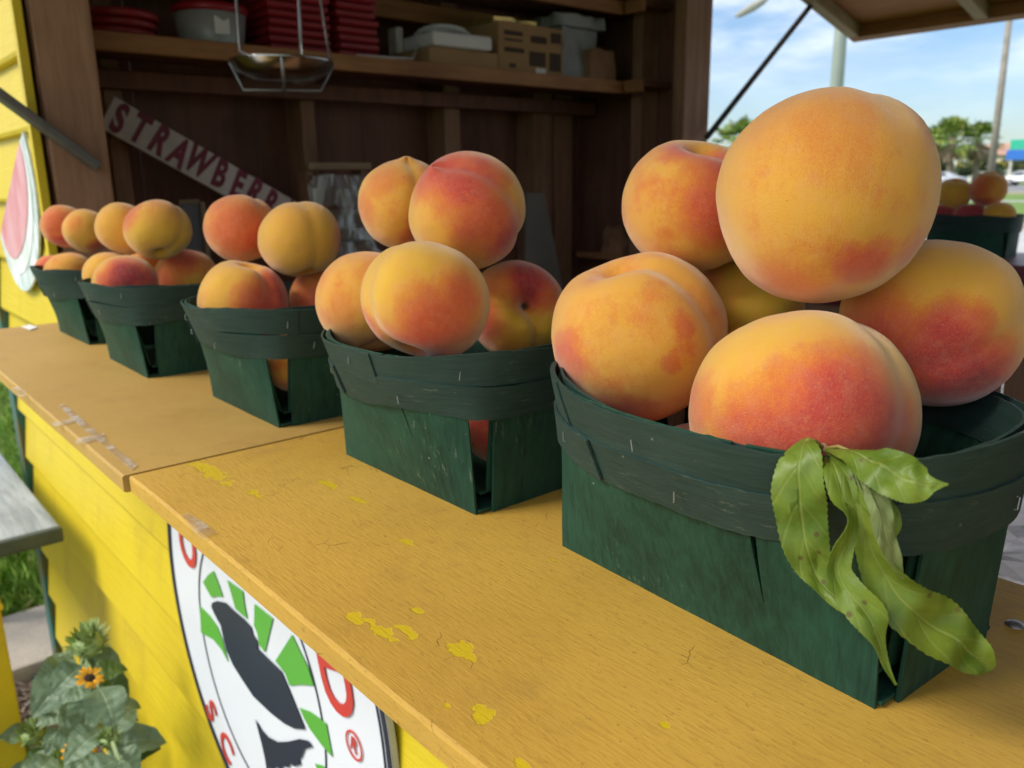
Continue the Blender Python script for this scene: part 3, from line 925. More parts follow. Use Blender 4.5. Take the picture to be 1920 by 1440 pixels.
YEL = ((0.84, 0.49, 0.045), (0.84, 0.40, 0.060), (0.80, 0.31, 0.045))
def peach_mat(name, spots, base=0.22, warm=0.5, seed=0.0, green=0.0):
    """spots: list of (direction in object space, inner cos, outer cos, strength)"""
    mt, t, b = nt(name)
    tc = N(t, 'ShaderNodeTexCoord')
    v = tc.outputs['Object']
    off = N(t, 'ShaderNodeVectorMath', operation='ADD'); off.inputs[1].default_value = (seed * 5.3, seed * 3.7, seed * 1.9)
    t.links.new(v, off.inputs[0]); vo = off.outputs[0]
    n1 = noise(t, vo, 1.9, 5, 0.6); n2 = noise(t, vo, 7.0, 5, 0.65); n3 = noise(t, vo, 46.0, 3, 0.7); n4 = noise(t, vo, 110.0, 2, 0.6)
    nrm = N(t, 'ShaderNodeVectorMath', operation='NORMALIZE'); t.links.new(v, nrm.inputs[0])
    wob = mathn(t, 'MULTIPLY_ADD', mathn(t, 'SUBTRACT', n1, 0.5), 0.50, mathn(t, 'MULTIPLY', mathn(t, 'SUBTRACT', n2, 0.5), 0.20))
    msk = mathn(t, 'MULTIPLY_ADD', mathn(t, 'SUBTRACT', n1, 0.5), 0.9, base + 0.05)
    for (d, ci, co, s) in spots:
        dp = N(t, 'ShaderNodeVectorMath', operation='DOT_PRODUCT'); t.links.new(nrm.outputs[0], dp.inputs[0]); dp.inputs[1].default_value = d
        q = mathn(t, 'MULTIPLY_ADD', wob, 0.15 + 0.75 * min(1.0, (1 - co) * 1.6), dp.outputs['Value'])
        msk = mathn(t, 'MAXIMUM', msk, maprange(t, q, co, ci, 0, s, False))
    msk = mathn(t, 'ADD', msk, mathn(t, 'MULTIPLY', mathn(t, 'SUBTRACT', n3, 0.5), 0.30))
    msk = mathn(t, 'ADD', msk, mathn(t, 'MULTIPLY', mathn(t, 'SUBTRACT', n4, 0.5), 0.34))
    sxy = N(t, 'ShaderNodeSeparateXYZ'); t.links.new(v, sxy.inputs[0])
    pn = N(t, 'ShaderNodeCombineXYZ'); t.links.new(sxy.outputs['X'], pn.inputs[0]); t.links.new(sxy.outputs['Y'], pn.inputs[1])
    pn2 = N(t, 'ShaderNodeVectorMath', operation='NORMALIZE'); t.links.new(pn.outputs[0], pn2.inputs[0])
    pz = N(t, 'ShaderNodeCombineXYZ'); t.links.new(mathn(t, 'MULTIPLY', sxy.outputs['Z'], 0.22), pz.inputs[2])
    pa_ = N(t, 'ShaderNodeVectorMath', operation='ADD'); t.links.new(pn2.outputs[0], pa_.inputs[0]); t.links.new(pz.outputs[0], pa_.inputs[1])
    strk = noise(t, pa_.outputs[0], 11.0, 4, 0.65)
    msk = mathn(t, 'ADD', msk, mathn(t, 'MULTIPLY', mathn(t, 'SUBTRACT', strk, 0.5), 0.17))
    y0 = tuple(YEL[0][k] * (1 - warm) + YEL[1][k] * warm for k in range(3))
    if green: y0 = (y0[0] * (1 - .18 * green), y0[1] * (1 - .0 * green), y0[2] * .8)
    col = ramp(t, msk, [(0.0, y0), (0.30, YEL[1]), (0.50, (0.78, 0.235, 0.045)), (0.70, (0.72, 0.13, 0.055)), (0.86, (0.60, 0.07, 0.055)), (1.0, (0.36, 0.04, 0.06))])
    # pale lenticels in the red, small dark flecks
    vr = N(t, 'ShaderNodeTexVoronoi'); vr.inputs['Scale'].default_value = 34; t.links.new(vo, vr.inputs['Vector'])
    pale = mathn(t, 'MULTIPLY', maprange(t, vr.outputs['Distance'], 0.04, 0.34, 0.30, 0), maprange(t, msk, 0.35, 0.7))
    col = mixc(t, pale, col, (0.85, 0.42, 0.10))
    vd = N(t, 'ShaderNodeTexVoronoi'); vd.inputs['Scale'].default_value = 7.5; t.links.new(vo, vd.inputs['Vector'])
    fleck = mathn(t, 'MULTIPLY', maprange(t, vd.outputs['Distance'], 0.03, 0.085, 0.75, 0), maprange(t, noise(t, vo, 3.1, 2), 0.56, 0.62))
    col = mixc(t, fleck, col, (0.20, 0.08, 0.03))
    fz = maprange(t, n2, 0.40, 0.75, 0, 0.16)
    col = mixc(t, fz, col, (0.82, 0.46, 0.24))
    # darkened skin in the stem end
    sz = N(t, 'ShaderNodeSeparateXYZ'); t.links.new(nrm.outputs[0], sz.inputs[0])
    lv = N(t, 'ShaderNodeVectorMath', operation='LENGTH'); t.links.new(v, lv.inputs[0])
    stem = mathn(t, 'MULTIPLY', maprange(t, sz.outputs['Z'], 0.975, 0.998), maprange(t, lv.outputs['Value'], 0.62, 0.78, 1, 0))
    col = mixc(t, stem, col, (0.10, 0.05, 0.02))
    t.links.new(col, b.inputs['Base Color'])
    b.inputs['Roughness'].default_value = 0.75
    b.inputs['Specular IOR Level'].default_value = 0.15
    b.inputs['Sheen Weight'].default_value = 0.85
    b.inputs['Sheen Roughness'].default_value = 0.38
    b.inputs['Sheen Tint'].default_value = (1.0, 0.90, 0.78, 1)
    bump(t, b, mathn(t, 'ADD', n4, mathn(t, 'MULTIPLY', n3, 0.7)), 0.30, 0.04)
    return mt

def view_dirs(p):
    d = (Vector(p) - Vector((0, 0, CAMZ))).normalized()
    down = Vector(RM[:, 1]); down = (down - d * down.dot(d)).normalized()
    right = down.cross(d).normalized()
    if right.dot(Vector(RM[:, 0])) < 0: right = -right
    return d, right, down

def vdir(p, a, b2, back=False):
    d, r, dn = view_dirs(p)
    q = math.sqrt(max(0.0, 1 - a * a - b2 * b2))
    return (r * a + dn * b2 - d * (q if not back else -q)).normalized()

pc = 0
def peach(rel, R, label, group, stem=(0, -1), sut=(1, 0), spots=(), base=0.2, warm=0.5, shape=0, stemback=False, green=0.0, sz=(1, 1, 1)):
    """stem: where the stem end points, in units of the radius as the camera sees it"""
    global pc
    pc += 1
    p = Vector((rel[0], rel[1], rel[2] + CAMZ))
    zax = vdir(p, stem[0] * .999, stem[1] * .999, stemback)
    sx = vdir(p, sut[0] * .999, sut[1] * .999)
    xax = (sx - zax * sx.dot(zax)).normalized(); yax = zax.cross(xax)
    Rm = Matrix((xax, yax, zax)).transposed()
    ob = []
    for s in spots:
        w = vdir(p, s[0], s[1])
        l = Rm.inverted() @ w
        ob.append((tuple(l), math.cos(s[2] * 0.5), math.cos(min(s[2] * 1.9, s[2] + 0.75)) - 0.03, s[3]))
    mtp = peach_mat('peach_skin_%02d' % pc, ob, base, warm, pc * 1.37, green)
    o = bpy.data.objects.new('peach', SHAPES[shape])
    o.matrix_basis = Matrix.Translation(p) @ Rm.to_4x4() @ Matrix.Diagonal((R * sz[0], R * sz[1], R * sz[2], 1))
    scn.collection.objects.link(o)
    if not SHAPES[shape].materials: SHAPES[shape].materials.append(mtp)
    o.material_slots[0].link = 'OBJECT'; o.material_slots[0].material = mtp
    tag(o, label, 'peach', group)
    return o

G1 = 'peaches heaped in the nearest basket'; G2 = 'peaches heaped in the second basket'; G3 = 'peaches heaped in the third basket'
G4 = 'peaches heaped in the fourth basket'; G5 = 'peaches heaped in the far end basket'; G6 = 'fruit in the rear counter basket'
# nearest basket
peach((-.190, .345, -.0086), .0463, 'big golden yellow peach crowning the nearest basket', G1, stem=(.1, -.97), sut=(.62, -.5), stemback=True,
      spots=((.35, .62, .20, .72), (.75, .50, .18, .55), (-.3, .85, .45, .55), (-.4, -.75, .55, .40), (.1, -.60, .6, .42)), base=.24, warm=.6, shape=6)
peach((-.2859, .3777, -.0147), .0381, 'orange peach with red cheek at upper left of the nearest basket', G1, stem=(.2, -.93), sut=(.75, -.4),
      spots=((.55, -.55, .55, .80), (.35, .05, .42, .72), (-.1, -.85, .3, .8)), base=.27, warm=.9, shape=1)
peach((-.2841, .3311, -.0817), .0455, 'orange peach with small red spots at the left of the nearest basket', G1, stem=(-.25, -.90), sut=(.30, -.75),
      spots=((-.80, .25, .26, .74), (.50, -.10, .09, .58), (.54, .20, .07, .58), (.40, .26, .05, .55), (-.1, .95, .38, .86)), base=.27, warm=.9, shape=3)
peach((-.1806, .3205, -.1004), .0470, 'peach with large red blush in front of the nearest basket, above the leaves', G1, stem=(-.1, -.96), sut=(.75, .35), stemback=True,
      spots=((.30, .05, .50, .84), (-.05, .45, .60, .80), (-.88, -.05, .22, .6), (.55, .30, .5, .82)), base=.06, warm=.2, shape=0)
peach((-.1601, .396, -.068), .0394, 'peach with crimson underside at the right of the nearest basket', G1, stem=(.5, -.5), sut=(.9, 0), stemback=True,
      spots=((.15, .38, .45, .88), (-.55, .2, .5, .75), (.3, .75, .55, .92)), base=.16, warm=.4, shape=2)
peach((-.269, .4106, -.072), .0321, 'greenish yellow peach half hidden in the middle of the nearest basket', G1, stem=(0, .8), stemback=True, spots=((-.8, -.3, .3, .5),), base=.05, warm=.1, shape=0, green=1)
peach((-.241, .336, -.158), .0362, 'red peach low inside the nearest basket under the others', G1, stem=(0, .8), stemback=True, spots=((0, 0, 1.2, .85),), base=.6, shape=0)
# second basket
peach((-.4476, .3453, -.0204), .0390, 'red and yellow peach on top of the second basket, with a deep crease at right', G2, stem=(.55, .72), sut=(.93, .10),
      spots=((.0, -.55, .55, .84), (.35, .10, .55, .70), (.70, .42, .35, .90), (-.45, -.75, .5, .82)), base=.10, warm=.1, shape=3, stemback=True)
peach((-.5295, .3496, -.0166), .0341, 'freckled peach with pointed tip at upper left of the second basket', G2, stem=(-.05, .97), sut=(.3, -.3),
      spots=((.45, .62, .42, .80), (.8, -.5, .55, .6), (-.85, .1, .35, .5), (-.5, -.5, .4, .5)), base=.26, warm=.6, shape=3, stemback=True)
peach((-.4185, .2897, -.0725), .0390, 'peach with yellow shoulder and orange red cheek in front of the second basket', G2, stem=(-.30, .92), sut=(-.90, .10),
      spots=((.15, .45, .60, .70), (.45, .05, .42, .66), (-.1, .8, .55, .78), (-.9, .5, .3, .7)), base=.10, warm=.1, shape=1)
peach((-.5176, .308, -.0843), .0382, 'plain orange peach at the left of the second basket', G2, stem=(.2, -.9), sut=(.8, 0), stemback=True, spots=((-.5, .2, .5, .45), (.2, -.6, .5, .45)), base=.28, warm=.9, shape=0)
peach((-.4427, .3844, -.0903), .0354, 'peach with its stem hollow and dark red shoulder at the right of the second basket', G2, stem=(.34, -.12), sut=(.45, .75),
      spots=((.35, -.70, .55, .95), (-.75, .25, .45, .75), (-.3, -.6, .4, .6)), base=.02, warm=.0, shape=5, green=.6)
peach((-.400, .336, -.154), .0310, 'reddish peach seen through the corner slot of the second basket', G2, spots=((0, 0, 1.2, .85),), base=.55)
# third basket
peach((-.7763, .3248, -.0409), .0337, 'red peach at upper left of the third basket', G3, stem=(0, -.95), sut=(.6, -.5), spots=((0, .1, 1.1, .66), (.5, .3, .5, .74), (-.6, .2, .5, .6)), base=.45, warm=1, shape=0, stemback=True)
peach((-.7024, .3482, -.0502), .0366, 'pale yellow peach at upper right of the third basket', G3, stem=(.2, .95), sut=(.3, .8), spots=((.95, -.1, .3, .6), (-.2, -.75, .5, .28)), base=.08, warm=.5, shape=0)
peach((-.7197, .2964, -.1029), .0390, 'half yellow, half red creased peach in front of the third basket', G3, stem=(.15, -.96), sut=(.62, .1),
      spots=((.55, .20, .62, .82), (.85, -.2, .5, .9), (.2, .75, .6, .72)), base=.12, warm=.4, shape=3)
peach((-.7172, .3765, -.1095), .0328, 'orange red peach at the right of the third basket', G3, stem=(.3, -.9), spots=((-.3, .3, .8, .68),), base=.42, warm=1, shape=1, stemback=True)
peach((-.662, .318, -.152), .0300, 'peach seen through the corner slot of the third basket', G3, base=.35, warm=1)
peach((-.766, .340, -.155), .0310, 'dark red peach deep in the third basket', G3, spots=((0, 0, 1.2, .9),), base=.6)
# fourth basket
peach((-.9784, .3112, -.0494), .0353, 'yellow peach on top of the fourth basket with its stem hollow turned down', G4, stem=(.10, .86), sut=(.6, .3), spots=((-.85, -.45, .42, .66), (.1, -.8, .5, .4)), base=.05, warm=.1, shape=4)
peach((-1.0404, .293, -.0482), .0309, 'pale orange peach at upper left of the fourth basket', G4, stem=(.4, -.85), spots=((.2, -.7, .3, .4),), base=.16, warm=.7, shape=0, stemback=True)
peach((-.983, .2708, -.1091), .0349, 'peach with purple red top in front of the fourth basket', G4, stem=(-.2, -.8), spots=((.05, -.35, .55, .96), (.55, -.1, .5, .86), (-.55, -.2, .25, .7), (.2, .2, .4, .7)), base=.22, warm=.5, shape=2, stemback=True)
peach((-1.0152, .3508, -.1101), .0368, 'pinkish peach at the right of the fourth basket', G4, stem=(0, -.9), spots=((-.65, .05, .45, .64), (-.1, -.75, .6, .74), (.5, -.5, .4, .5)), base=.14, warm=.3, shape=0, stemback=True)
peach((-1.056, .2745, -.1035), .0290, 'yellow peach tucked behind at the left of the fourth basket', G4, stem=(0, .9), base=.10, warm=.2, shape=0)
q6 = at_x(287, 500, -1.075)
peach((q6.x, q6.y, q6.z - CAMZ), .0280, 'small pale pink peach glimpsed between the lower peaches of the fourth basket', G4, spots=((0, 0, .8, .5),), base=.3, warm=.8, shape=0, stemback=True)
# far end basket
peach((-1.2905, .2865, -.0533), .0307, 'red orange peach at upper left of the far end basket', G5, stem=(.3, -.9), spots=((-.4, -.1, .8, .66), (-.1, .8, .5, .9)), base=.35, warm=1, shape=0, stemback=True)
peach((-1.2201, .2967, -.0578), .0296, 'yellow orange peach at upper right of the far end basket', G5, stem=(.3, -.9), spots=((.6, .7, .5, .85), (-.5, -.3, .4, .45)), base=.20, warm=.5, shape=2, stemback=True)
peach((-1.2423, .2737, -.1177), .0329, 'golden orange peach in front of the far end basket', G5, stem=(0, -.9), spots=((.7, -.1, .5, .5),), base=.24, warm=.8, shape=1, stemback=True)
peach((-1.306, .270, -.1165), .0270, 'pink peach at the left rim of the far end basket', G5, spots=((-.3, 0, .9, .8),), base=.4, warm=1, shape=0, stemback=True)
# rear basket
def rear_peach(u, v, R, y, label, **k):
    q = at_y(u, v, y); return peach((q.x, q.y, q.z - CAMZ), R, label, G6, **k)
rear_peach(1788, 363, .0405, 2.235, 'olive yellow peach at upper left of the rear counter basket', base=.12, warm=.2, shape=0, stem=(.2, -.9), green=.6)
rear_peach(1853, 355, .0420, 2.245, 'pinkish peach with a small tip at upper right of the rear counter basket', spots=((-.6, -.2, .8, .66), (-.3, .8, .5, .85)), base=.25, warm=.8, shape=3, stem=(.4, .85), stemback=True)
rear_peach(1765, 408, .0400, 2.232, 'dark red fruit at the lower left of the rear counter basket', spots=((0, 0, 1.5, 1.0),), base=.9, shape=0)
rear_peach(1818, 408, .0400, 2.232, 'dark red fruit in the lower middle of the rear counter basket', spots=((0, 0, 1.5, 1.0),), base=.9, shape=2)
rear_peach(1872, 407, .0385, 2.240, 'yellow peach at the lower right of the rear counter basket', base=.12, warm=.4, shape=0, stem=(.2, -.9), stemback=True)

# ------------------------------------------------------------------ leaves
def leaf_mat(name, c_dark, c_light, rib, spots=True, trans=0.3):
    mt, t, b = nt(name)
    uv = N(t, 'ShaderNodeUVMap'); sx = N(t, 'ShaderNodeSeparateXYZ'); t.links.new(uv.outputs[0], sx.inputs[0])
    v = mapping(t)
    n = noise(t, v, 60, 4, 0.6)
    c = ramp(t, n, [(0.3, c_dark), (0.7, c_light)])
    ax = mathn(t, 'ABSOLUTE', sx.outputs['X'])
    mid = maprange(t, ax, 0.02, 0.09, 1, 0)
    ph = mathn(t, 'MULTIPLY_ADD', ax, -7.0, mathn(t, 'MULTIPLY', sx.outputs['Y'], 46.0))
    vein = mathn(t, 'MULTIPLY', maprange(t, mathn(t, 'SINE', ph), 0.80, 1.0), 0.16)
    c = mixc(t, mathn(t, 'MAXIMUM', mathn(t, 'MULTIPLY', mid, 0.5), vein), c, rib)
    if spots:
        vo = N(t, 'ShaderNodeTexVoronoi'); vo.inputs['Scale'].default_value = 150; t.links.new(v, vo.inputs['Vector'])
        sp_ = mathn(t, 'MULTIPLY', maprange(t, vo.outputs['Distance'], 0.10, 0.22, 1, 0), maprange(t, noise(t, v, 45, 3), 0.48, 0.54))
        c = mixc(t, mathn(t, 'MULTIPLY', sp_, 0.8), c, (0.13, 0.075, 0.02))
        yl = noise(t, v, 24, 3)
        c = mixc(t, maprange(t, yl, 0.55, 0.8, 0, 0.5), c, (0.34, 0.34, 0.03))
    t.links.new(c, b.inputs['Base Color'])
    b.inputs['Roughness'].default_value = 0.42
    b.inputs['Specular IOR Level'].default_value = 0.45
    bump(t, b, mathn(t, 'ADD', mathn(t, 'MULTIPLY', vein, -1.5), mathn(t, 'ADD', n, mathn(t, 'MULTIPLY', mid, -1.0))), 0.35, 0.0012)
    tl = N(t, 'ShaderNodeBsdfTranslucent'); t.links.new(c, tl.inputs[0])
    ms = N(t, 'ShaderNodeMixShader'); ms.inputs[0].default_value = trans
    t.links.new(b.outputs[0], ms.inputs[1]); t.links.new(tl.outputs[0], ms.inputs[2])
    t.links.new(ms.outputs[0], t.nodes['Material Output'].inputs['Surface'])
    return mt

def leaf_mesh(name, pts, widths, normals, fold=0.25, serr=0.05, seg=64, wob=0.0, seed=0, crumple_amp=0.12):
    """pts: centre line; widths: half widths; normals: face direction hints"""
    def interp(arr, q):
        n = len(arr) - 1; f = q * n; i = min(int(f), n - 1); k = f - i
        p0 = arr[max(i - 1, 0)]; p1 = arr[i]; p2 = arr[i + 1]; p3 = arr[min(i + 2, n)]
        return 0.5 * ((p1 * 2) + (p2 - p0) * k + (p0 * 2 - p1 * 5 + p2 * 4 - p3) * k * k + (p1 * 3 - p0 - p2 * 3 + p3) * k ** 3)
    pts = [Vector(p) for p in pts]; normals = [Vector(n).normalized() for n in normals]
    C = [-1, -0.66, -0.33, 0, 0.33, 0.66, 1]
    vs = []; fs = []; uv = []
    for i in range(seg + 1):
        q = i / seg
        p = interp(pts, q); d = (interp(pts, min(q + .01, 1)) - interp(pts, max(q - .01, 0))).normalized()
        w = max(interp(widths, q), 0.0004)
        nn = interp(normals, q); nn = (nn - d * nn.dot(d)).normalized()
        s = d.cross(nn).normalized()
        for c in C:
            ww = w * (1 + (serr * (1 if i % 2 else -1) if abs(c) == 1 else 0)) * (1 + 0.10 * mnoise.noise(Vector((q * 7, c * 2.0, seed * 3.3))))
            lift = fold * w * (abs(c) ** 1.2)
            wv = wob * w * math.sin(q * 11 + seed + (2 if c > 0 else 0)) * abs(c)
            cr_n = crumple_amp * w * mnoise.noise(Vector((q * 9, c * 1.6, seed * 5.1)))
            vs.append(p + s * (c * ww) + nn * (lift + wv + cr_n)); uv.append((c, q))
    k = len(C)
    for i in range(seg):
        for j in range(k - 1):
            fs.append((i * k + j, i * k + j + 1, (i + 1) * k + j + 1, (i + 1) * k + j))
    return pyd(name, vs, fs, uv)

M['leaf_peach'] = leaf_mat('peach_leaf', (0.115, 0.20, 0.016), (0.27, 0.36, 0.045), (0.38, 0.44, 0.10))
M['leaf_pale'] = leaf_mat('peach_leaf_underside', (0.20, 0.28, 0.08), (0.32, 0.38, 0.14), (0.55, 0.55, 0.25), False)
sprig = thing('leaf_sprig', at_y(1545, 846, 0.266), 'sprig of limp green peach leaves hanging over the rim of the nearest basket', 'leaves')
def vn(p, a=0.0, b2=0.0):
    return vdir(p, a, b2)
def sprig_leaf(data, mat, fold, wob, seed, name='leaf', label=None):
    """data: (u, v, half width px, depth y, tilt a, tilt b)"""
    P = []; Wd = []; Nn = []
    for (u, v_, w, y, a, b2) in data:
        p = at_y(u, v_, y); P.append(p)
        Wd.append(w * (p - Vector((0, 0, CAMZ))).length / F * 0.86)
        Nn.append(vn(p, a, b2))
    o = mesh_obj(name, leaf_mesh(name, P, Wd, Nn, fold, 0.022, 84, wob * 1.5, seed, 0.40), mat, sprig, smooth=True)
    solid(o, 0.00022, 0)
    if label: o['label'] = label
    return o
# broad hanging leaf at the left
sprig_leaf([(1512, 822, 5, .272, -.3, -.5), (1503, 850, 40, .262, -.3, -.3), (1497, 895, 52, .258, -.25, 0), (1500, 950, 52, .257, -.2, 0), (1508, 1005, 46, .258, -.1, .1), (1522, 1060, 34, .259, .1, .1), (1545, 1100, 20, .259, .4, 0), (1580, 1132, 16, .258, .5, .3), (1620, 1148, 14, .258, .3, .5), (1658, 1130, 4, .259, 0, .3)], M['leaf_peach'], 0.12, 0.10, 1)
# curling leaf in the middle
sprig_leaf([(1553, 850, 5, .272, 0, -.5), (1566, 880, 24, .262, .2, -.2), (1583, 930, 28, .259, .3, 0), (1596, 975, 22, .257, .75, 0), (1578, 1030, 22, .255, .45, 0), (1572, 1070, 24, .254, .1, .1), (1595, 1115, 30, .253, .2, .2), (1630, 1160, 32, .253, .3, 0), (1648, 1205, 15, .254, .5, 0), (1662, 1250, 7, .254, .4, 0), (1680, 1284, 1, .255, .2, 0)], M['leaf_peach'], 0.22, 0.14, 2)
# leaf to the right, lying over the band
sprig_leaf([(1550, 842, 4, .272, 0, -.8), (1590, 846, 24, .264, 0, -.6), (1640, 868, 44, .259, .1, -.35), (1690, 895, 48, .258, .2, -.2), (1728, 908, 34, .259, .3, 0), (1752, 909, 13, .260, .2, 0), (1778, 908, 1, .262, 0, 0)], M['leaf_peach'], -0.16, 0.12, 3)
# long leaf with spotted end at the right
sprig_leaf([(1568, 852, 4, .272, 0, -.5), (1590, 885, 20, .264, .1, -.2), (1612, 945, 26, .261, -.25, 0), (1628, 1010, 30, .262, -.35, 0), (1655, 1075, 40, .264, -.3, .1), (1700, 1135, 50, .269, -.1, -.2), (1755, 1180, 58, .276, 0, -.35), (1805, 1215, 44, .283, 0, -.3), (1840, 1238, 26, .288, 0, -.2), (1864, 1252, 4, .292, 0, 0)], M['leaf_peach'], 0.30, 0.08, 4)
# narrow pale underside of a turned leaf
sprig_leaf([(1590, 862, 5, .270, 0, -.5), (1622, 900, 20, .261, .5, 0), (1648, 950, 22, .259, .5, 0), (1660, 1010, 22, .260, .5, 0), (1676, 1050, 14, .262, .5, 0), (1694, 1085, 2, .265, .4, 0)], M['leaf_pale'], 0.15, 0.1, 5, 'leaf', 'pale underside of a turned leaf')
sprig_leaf([(1575, 860, 5, .271, 0, -.3), (1600, 900, 16, .266, -.2, 0), (1640, 940, 26, .264, .1, 0), (1668, 980, 22, .265, .2, 0), (1675, 1010, 3, .266, 0, 0)], M['leaf_peach'], 0.1, 0.1, 6)
M['stem'] = plain('leaf_stalk', (0.34, 0.26, 0.07), 0.6)
for (u, v_) in ((1512, 826), (1566, 872), (1600, 848)):
    tube('stalk', [at_y(1545, 842, .276), at_y((1545 + u) / 2, (842 + v_) / 2 - 8, .272), at_y(u, v_, .268)], [0.0009, 0.0007, 0.0006], M['stem'], sprig, 6)
tube('twig', [at_y(1555, 850, .274), at_y(1545, 838, .277), at_y(1530, 835, .282)], [0.0013, 0.0015, 0.0012], M['raw_edge'], sprig, 8)

# ------------------------------------------------------------------ round sign on the lower wall
SY = 0.306
SC = Vector((-0.832 * SY / 0.322, SY, CAMZ - 0.525 * SY / 0.322)); SR = 0.288 * SY / 0.322
M['sign_white'] = plain('sign_white_plastic', (0.74, 0.77, 0.82), 0.35, 0.03)
M['sign_navy'] = plain('sign_navy_print', (0.016, 0.024, 0.045), 0.35, 0.1)
M['sign_green'] = plain('sign_green_print', (0.10, 0.40, 0.045), 0.35, 0.05)
M['sign_red'] = plain('sign_red_print', (0.58, 0.045, 0.035), 0.35, 0.05)
rs = thing('round_sign', SC, 'round white sign with green rays and navy figure on the yellow front below the counter', 'sign')
UX, UZ, UN = (1, 0, 0), (0, 0, 1), (0, -1, 0)
def circ(c, r, n=96): return [(c[0] + r * math.cos(2 * math.pi * k / n), c[1] + r * math.sin(2 * math.pi * k / n)) for k in range(n)]
def flat(name, pts, lift, mat, t=0.0006, parent=rs):
    return prism(name, pts, (0, SY - lift, 0), UX, UZ, UN, t, mat, parent)
def ringp(name, c, r0, r1, lift, mat, parent=rs, n=96, t=0.0006):
    vs = []; fs = []
    for k in range(n):
        a = 2 * math.pi * k / n; cc, ss = math.cos(a), math.sin(a)
        for (r, yy) in ((r0, SY - lift), (r1, SY - lift), (r1, SY - lift - t), (r0, SY - lift - t)):
            vs.append((c[0] + r * cc, yy, c[1] + r * ss))
    for k in range(n):
        k2 = (k + 1) % n
        for j in range(4):
            fs.append((k * 4 + j, k * 4 + (j + 1) % 4, k2 * 4 + (j + 1) % 4, k2 * 4 + j))
    me = pyd(name, vs, fs)
    bm = bmesh.new(); bm.from_mesh(me); bmesh.ops.recalc_face_normals(bm, faces=bm.faces); bm.to_mesh(me); bm.free()
    return mesh_obj(name, me, mat, parent)
cc0 = (SC.x, SC.z)
M['sign_core'] = plain('corrugated_core', (0.45, 0.46, 0.44), 0.6)
flat('sign_board', circ((cc0[0], cc0[1]), SR), -0.0055, M['sign_core'], 0.0050)
flat('sign_face', circ(cc0, SR - 0.0008), 0.0, M['sign_white'])
ringp('outer_ring', cc0, SR - 0.0075, SR - 0.001, 0.0010, M['sign_navy'])
ringp('outer_ring', cc0, SR - 0.0135, SR - 0.0105, 0.0010, M['sign_navy'])
ic = (-0.8447 * SY / .322, CAMZ - (1.2 - 0.6433) * SY / .322); ir = 0.1709 * SY / .322
ringp('inner_ring', ic, ir - 0.0022, ir, 0.0012, M['sign_navy'])
def zp(x, y):                               # points measured on the sign, mapped to the sign plane
    p = at_y(300 + x / 3.13, 980 + y / 3.13, SY); return (p.x, p.z)
for pl in ([(262, 345), (290, 305), (322, 280), (350, 350), (378, 432), (345, 428), (312, 436), (285, 390)],
           [(243, 488), (300, 545), (345, 610), (372, 680), (410, 815), (370, 740), (320, 680), (250, 642)],
           [(405, 335), (495, 400), (505, 480), (522, 560), (485, 530), (452, 500), (430, 420)],
           [(565, 475), (672, 560), (650, 650), (625, 755), (592, 712), (580, 640), (562, 600)],
           [(785, 655), (830, 750), (880, 850), (912, 952), (830, 945), (772, 952), (745, 880), (688, 806), (730, 740)],
           [(830, 1083), (890, 1105), (940, 1140), (985, 1175), (1022, 1370), (960, 1300), (890, 1205), (860, 1150)],
           [(1042, 1600), (1010, 1470), (960, 1420), (920, 1410), (960, 1500)],):
    flat('ray', [zp(*q) for q in pl], 0.0016, M['sign_green'])
flat('figure', [zp(*q) for q in [(312, 488), (318, 466), (345, 456), (395, 467), (440, 510), (500, 560), (545, 610), (556, 655), (580, 690), (584, 735), (640, 790), (722, 868), (770, 980), (815, 1090), (862, 1206), (800, 1202), (740, 1172), (660, 1110), (560, 1015), (490, 910), (440, 830), (402, 745), (385, 680), (368, 600), (335, 540)]], 0.0020, M['sign_navy'])
flat('figure', [zp(*q) for q in [(572, 1152), (605, 1210), (640, 1250), (700, 1282), (760, 1280), (830, 1264), (880, 1275), (906, 1308), (860, 1322), (842, 1370), (828, 1385), (838, 1412), (800, 1425), (780, 1405), (765, 1432), (740, 1420), (720, 1445), (700, 1425), (672, 1450), (655, 1425), (640, 1460), (628, 1380), (608, 1290)]], 0.0020, M['sign_navy'])
def letter(ch, pos, size, rotdeg, squeeze=1.0, flip=False):
    me = text_mesh('letter', ch, size, 0.0004, 0.0, size * (0.022 if size > .07 else 0.008))
    Mx = Matrix.Translation((pos[0], SY - 0.0022, pos[1])) @ Matrix.Rotation(math.radians(90), 4, 'X') @ Matrix.Rotation(math.radians(rotdeg), 4, 'Z') @ Matrix.Diagonal((squeeze, 1, 1, 1))
    mesh_obj('letter', me, M['sign_red'], rs, Mx)
def onring(ang, r): return (cc0[0] + r * math.cos(math.radians(ang)), cc0[1] + r * math.sin(math.radians(ang)))
rr_ = (SR + ir) / 2 - 0.002
for ch, u, v_, sz in (('C', 356, 1030, .075), ('D', 632, 1283, .082), ('S', 398, 1332, .058), ('C', 427, 1400, .058)):
    q = at_y(u, v_, SY); a = math.degrees(math.atan2(q.z - cc0[1], q.x - cc0[0]))
    rot = a - 90 if q.z > cc0[1] else a + 90
    letter(ch, (q.x, q.z), sz, rot)
q = at_y(667, 1396, SY); letter('R', (q.x, q.z), 0.020, -12)
ringp('registered_mark', (q.x, q.z), 0.0125, 0.0145, 0.0018, M['sign_red'], n=40)

